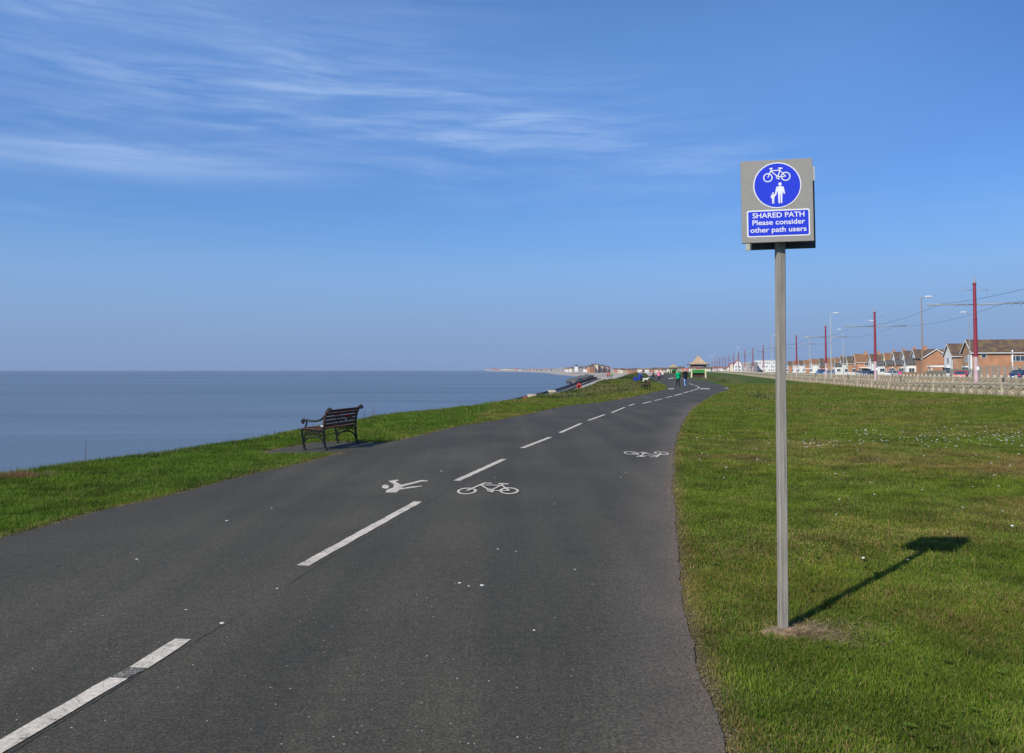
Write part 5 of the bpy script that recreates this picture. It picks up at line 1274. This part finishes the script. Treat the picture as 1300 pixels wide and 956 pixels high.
# white dog
def dog(X, Y, z, rot):
    J = dict(hip=(.24,0,.40), mid=(0,0,.39), ch=(-.22,0,.39), nk=(-.34,0,.50), hd=(-.42,0,.56), mz=(-.53,0,.53), t1=(.32,0,.44), t2=(.42,0,.58),
             fa=(-.22,.07,.27), fb=(-.24,.07,.14), fc=(-.23,.07,.02), ga=(-.22,-.07,.27), gb=(-.20,-.07,.14), gc=(-.22,-.07,.02),
             ha=(.20,.08,.27), hb=(.30,.08,.15), hc=(.27,.08,.02), ia=(.24,-.08,.27), ib=(.33,-.08,.15), ic=(.30,-.08,.02))
    rd = dict(hip=.11, mid=.10, ch=.13, nk=.075, hd=.075, mz=.032, t1=.03, t2=.02, fa=.05, fb=.03, fc=.03, ga=.05, gb=.03, gc=.03, ha=.06, hb=.03, hc=.03, ia=.06, ib=.03, ic=.03)
    E = [('hip','mid'),('mid','ch'),('ch','nk'),('nk','hd'),('hd','mz'),('hip','t1'),('t1','t2'),('ch','fa'),('fa','fb'),('fb','fc'),('ch','ga'),('ga','gb'),('gb','gc'),('hip','ha'),('ha','hb'),('hb','hc'),('hip','ia'),('ia','ib'),('ib','ic')]
    nn = list(J); me = bpy.data.meshes.new('dog'); me.from_pydata([J[n] for n in nn], [(nn.index(a), nn.index(b)) for a,b in E], []); o = bpy.data.objects.new('dog', me); COL.objects.link(o); o.modifiers.new('s','SKIN')
    for i, n in enumerate(nn): me.skin_vertices[0].data[i].radius = (rd[n], rd[n]); me.skin_vertices[0].data[i].use_root = (n == 'hip')
    m2 = o.modifiers.new('b','SUBSURF'); m2.levels = 1; m2.render_levels = 1; bpy.context.view_layer.update()
    nm = bpy.data.meshes.new_from_object(o.evaluated_get(bpy.context.evaluated_depsgraph_get())); bpy.data.objects.remove(o)
    bm = bmesh.new(); bm.from_mesh(nm)
    for s in (-1,1): tube(bm, [(-.40,s*.045,.61),(-.385,s*.07,.60),(-.39,s*.085,.54)], [.025,.03,.01], 6)
    bm.to_mesh(nm); bm.free(); nm.materials.clear(); nm.materials.append(plain('white_fur', (.72,.69,.63), .95)); p = bpy.data.objects.new('dog', nm); COL.objects.link(p); p.location = (X,Y,z); p.rotation_euler = (0,0,rot); p.scale = (.95,)*3
    nm.shade_smooth(); obj('collar', (lambda b: (tube(b, [(-.30,0,.47),(-.33,0,.50)], .085, 12), b)[1])(bmesh.new()), cloth((.3,.02,.02),'collar'), p); tag(p, 'white dog standing on the grass between the seated person and the bench', 'dog')
x, D, zb = on_bank(819.5,485.4); dog(x, D, zb, PI)

# ------------------------------------------------------------------ light, sky, camera
sun_vec = Vector((-2.27,-2.46,2.67)).normalized()
el = math.asin(sun_vec.z); az = math.atan2(sun_vec.x, sun_vec.y)      # clockwise from +Y
w = bpy.data.worlds.new('World'); scene.world = w; w.use_nodes = True; nt = w.node_tree; bg = nt.nodes['Background']
sky = nt.nodes.new('ShaderNodeTexSky'); sky.sky_type = 'NISHITA'; sky.sun_disc = False; sky.sun_elevation = el; sky.sun_rotation = az
sky.altitude = 10; sky.air_density = 1.0; sky.dust_density = .6; sky.ozone_density = 3.0
tcn = nt.nodes.new('ShaderNodeTexCoord'); sep = nt.nodes.new('ShaderNodeSeparateXYZ'); L(nt, tcn.outputs['Generated'], sep.inputs[0])
azn = math_(nt, 'ARCTAN2', sep.outputs[0], sep.outputs[1]); eln = math_(nt, 'ARCSINE', sep.outputs[2])
cv = nt.nodes.new('ShaderNodeCombineXYZ'); L(nt, azn, cv.inputs[0]); L(nt, eln, cv.inputs[1])
# thin cirrus: fibrous noise, drawn out along a slightly falling line, inside a few soft bands (all in sky direction)
warp = nt.nodes.new('ShaderNodeTexNoise'); warp.inputs['Scale'].default_value = 3.4; warp.inputs['Detail'].default_value = 3; L(nt, cv.outputs[0], warp.inputs['Vector'])
wa = nt.nodes.new('ShaderNodeVectorMath'); wa.operation = 'MULTIPLY_ADD'; L(nt, warp.outputs['Color'], wa.inputs[0]); wa.inputs[1].default_value = (.10,.035,0); L(nt, cv.outputs[0], wa.inputs[2])
def fib(rot, sx, sy, det=7, loc=(0,0,0)): return noise(nt, mapping(nt, wa.outputs[0], (sx,sy,1), (0,0,rot), loc), 1.0, det, .62, .35)
def bandm(a0, e0, slope, width, amax, amin):
    """soft band centred on el = e0 + slope*(az-a0), alive between az amin and amax"""
    line = math_(nt, 'SUBTRACT', eln, math_(nt, 'MULTIPLY_ADD', math_(nt, 'SUBTRACT', azn, a0), slope, e0))
    g = math_(nt, 'POWER', 2.718, math_(nt, 'MULTIPLY', math_(nt, 'POWER', math_(nt, 'DIVIDE', math_(nt, 'ABSOLUTE', line), width), 2.0), -1.0))
    r1 = nt.nodes.new('ShaderNodeMapRange'); r1.interpolation_type = 'SMOOTHSTEP'; r1.inputs['From Min'].default_value = amax; r1.inputs['From Max'].default_value = amax-.35; L(nt, azn, r1.inputs['Value'])
    r2 = nt.nodes.new('ShaderNodeMapRange'); r2.interpolation_type = 'SMOOTHSTEP'; r2.inputs['From Min'].default_value = amin; r2.inputs['From Max'].default_value = amin+.3; L(nt, azn, r2.inputs['Value'])
    return math_(nt, 'MULTIPLY', g, math_(nt, 'MULTIPLY', r1.outputs[0], r2.outputs[0]))
f1a = ramp(nt, fib(R(13), 3.2, 26, 12), [(.34, 0.0), (.74, 1.0)]); f1b = ramp(nt, fib(R(20), 7, 70, 10, (2,5,0)), [(.36, .12), (.66, 1.0)]); f1 = math_(nt, 'MULTIPLY', f1a, f1b); f2 = ramp(nt, fib(R(7), 2.2, 34, 9, (3,1,0)), [(.40, 0.0), (.75, 1.0)]); f3 = ramp(nt, fib(R(-4), 2.0, 30, 6, (7,2,0)), [(.52, 0.0), (.80, 1.0)])
sm = lambda a, k: math_(nt, 'MULTIPLY', a, k)
parts = [sm(math_(nt,'MULTIPLY', bandm(-.50,.375,-.16,.075,.32,-1.6), f1), .62),
         sm(math_(nt,'MULTIPLY', bandm(-.571,.231,.03,.017,-.13,-1.6), math_(nt,'MULTIPLY_ADD', f2, .8, .35)), 1.0),
         sm(math_(nt,'MULTIPLY', bandm(-.10,.305,-.13,.060,.46,-.7), f1), .65),
         sm(math_(nt,'MULTIPLY', bandm(-.45,.16,-.02,.06,-.2,-1.6), f3), .35),
         sm(math_(nt,'MULTIPLY', bandm(.45,.14,-.02,.07,1.6,-.05), f3), .32),
         sm(math_(nt,'MULTIPLY', bandm(-.2,.46,-.1,.09,.15,-1.6), f2), .35), sm(math_(nt,'MULTIPLY', bandm(-.571,.262,-.12,.025,-.15,-1.6), f1), .6), sm(math_(nt,'MULTIPLY', bandm(.10,.275,-.10,.022,.42,-.25), f1b), .38), sm(math_(nt,'MULTIPLY', bandm(-.5,.33,.0,.09,.0,-1.6), f1b), .22)]
cl = parts[0]
for p in parts[1:]: cl = math_(nt, 'ADD', cl, p)
cl = math_(nt, 'MINIMUM', cl, .85)
tint = mixc(nt, 1.0, sky.outputs['Color'], (.565,.865,1.29), 'MULTIPLY')
hz = nt.nodes.new('ShaderNodeMapRange'); hz.interpolation_type = 'SMOOTHERSTEP'; hz.inputs['From Min'].default_value = .30; hz.inputs['From Max'].default_value = 0.0; L(nt, eln, hz.inputs['Value'])
hcol = ramp(nt, math_(nt,'MULTIPLY', eln, 3.0), [(.0,(.215,.31,.535)),(.12,(.225,.335,.57)),(.36,(.24,.395,.68)),(.68,(.165,.36,.73))])
hcol = mixc(nt, 1.0, hcol, (10.7,10.7,10.5), 'MULTIPLY')
tint = mixc(nt, math_(nt,'MULTIPLY', hz.outputs[0], .95), tint, hcol)
veil = sm(bandm(-.3,.37,-.05,.15,.70,-1.8), .42)
tint = mixc(nt, veil, tint, (1.9,4.1,8.7))
skyc = mixc(nt, math_(nt,'MULTIPLY', cl, .58), tint, (4.9,6.5,9.4))
L(nt, skyc, bg.inputs['Color']); bg.inputs['Strength'].default_value = .1
sl = bpy.data.lights.new('sun', 'SUN'); sl.energy = 4.5; sl.angle = R(.53); sl.color = (1,.935,.83); so = bpy.data.objects.new('sun', sl); COL.objects.link(so)
so.rotation_euler = sun_vec.to_track_quat('Z','Y').to_euler(); so.location = (-20,-20,30)
cam = bpy.data.cameras.new('camera'); cam.lens = 28.0; cam.sensor_width = 36.0; cam.sensor_fit = 'HORIZONTAL'; cam.shift_y = -45.0/1300; cam.clip_start = .1; cam.clip_end = 90000
co_ = bpy.data.objects.new('camera', cam); COL.objects.link(co_); co_.location = (0,0,EYE); co_.rotation_euler = (math.pi/2+TH, 0, 0); scene.camera = co_
scene.view_settings.view_transform = 'Standard'; scene.view_settings.look = 'None'; scene.view_settings.exposure = 0; scene.view_settings.gamma = 1
bm = bmesh.new(); box(bm, -9000,9000,-600,17000,-8.2,15.0); hz_ = obj('haze', bm, []); hz_.data.materials.clear()
hm = bpy.data.materials.new('haze'); hm.use_nodes = True; hn = hm.node_tree; hn.nodes.clear(); ho = hn.nodes.new('ShaderNodeOutputMaterial'); hv = hn.nodes.new('ShaderNodeVolumePrincipled')
hv.inputs['Color'].default_value = (.58,.70,.94,1); hv.inputs['Density'].default_value = 6e-5; hv.inputs['Anisotropy'].default_value = 0.0; L(hn, hv.outputs[0], ho.inputs['Volume']); hz_.data.materials.append(hm); tag(hz_, kind='stuff')
scene.cycles.volume_bounces = 0
scene.cycles.max_bounces = 5; scene.cycles.use_denoising = True
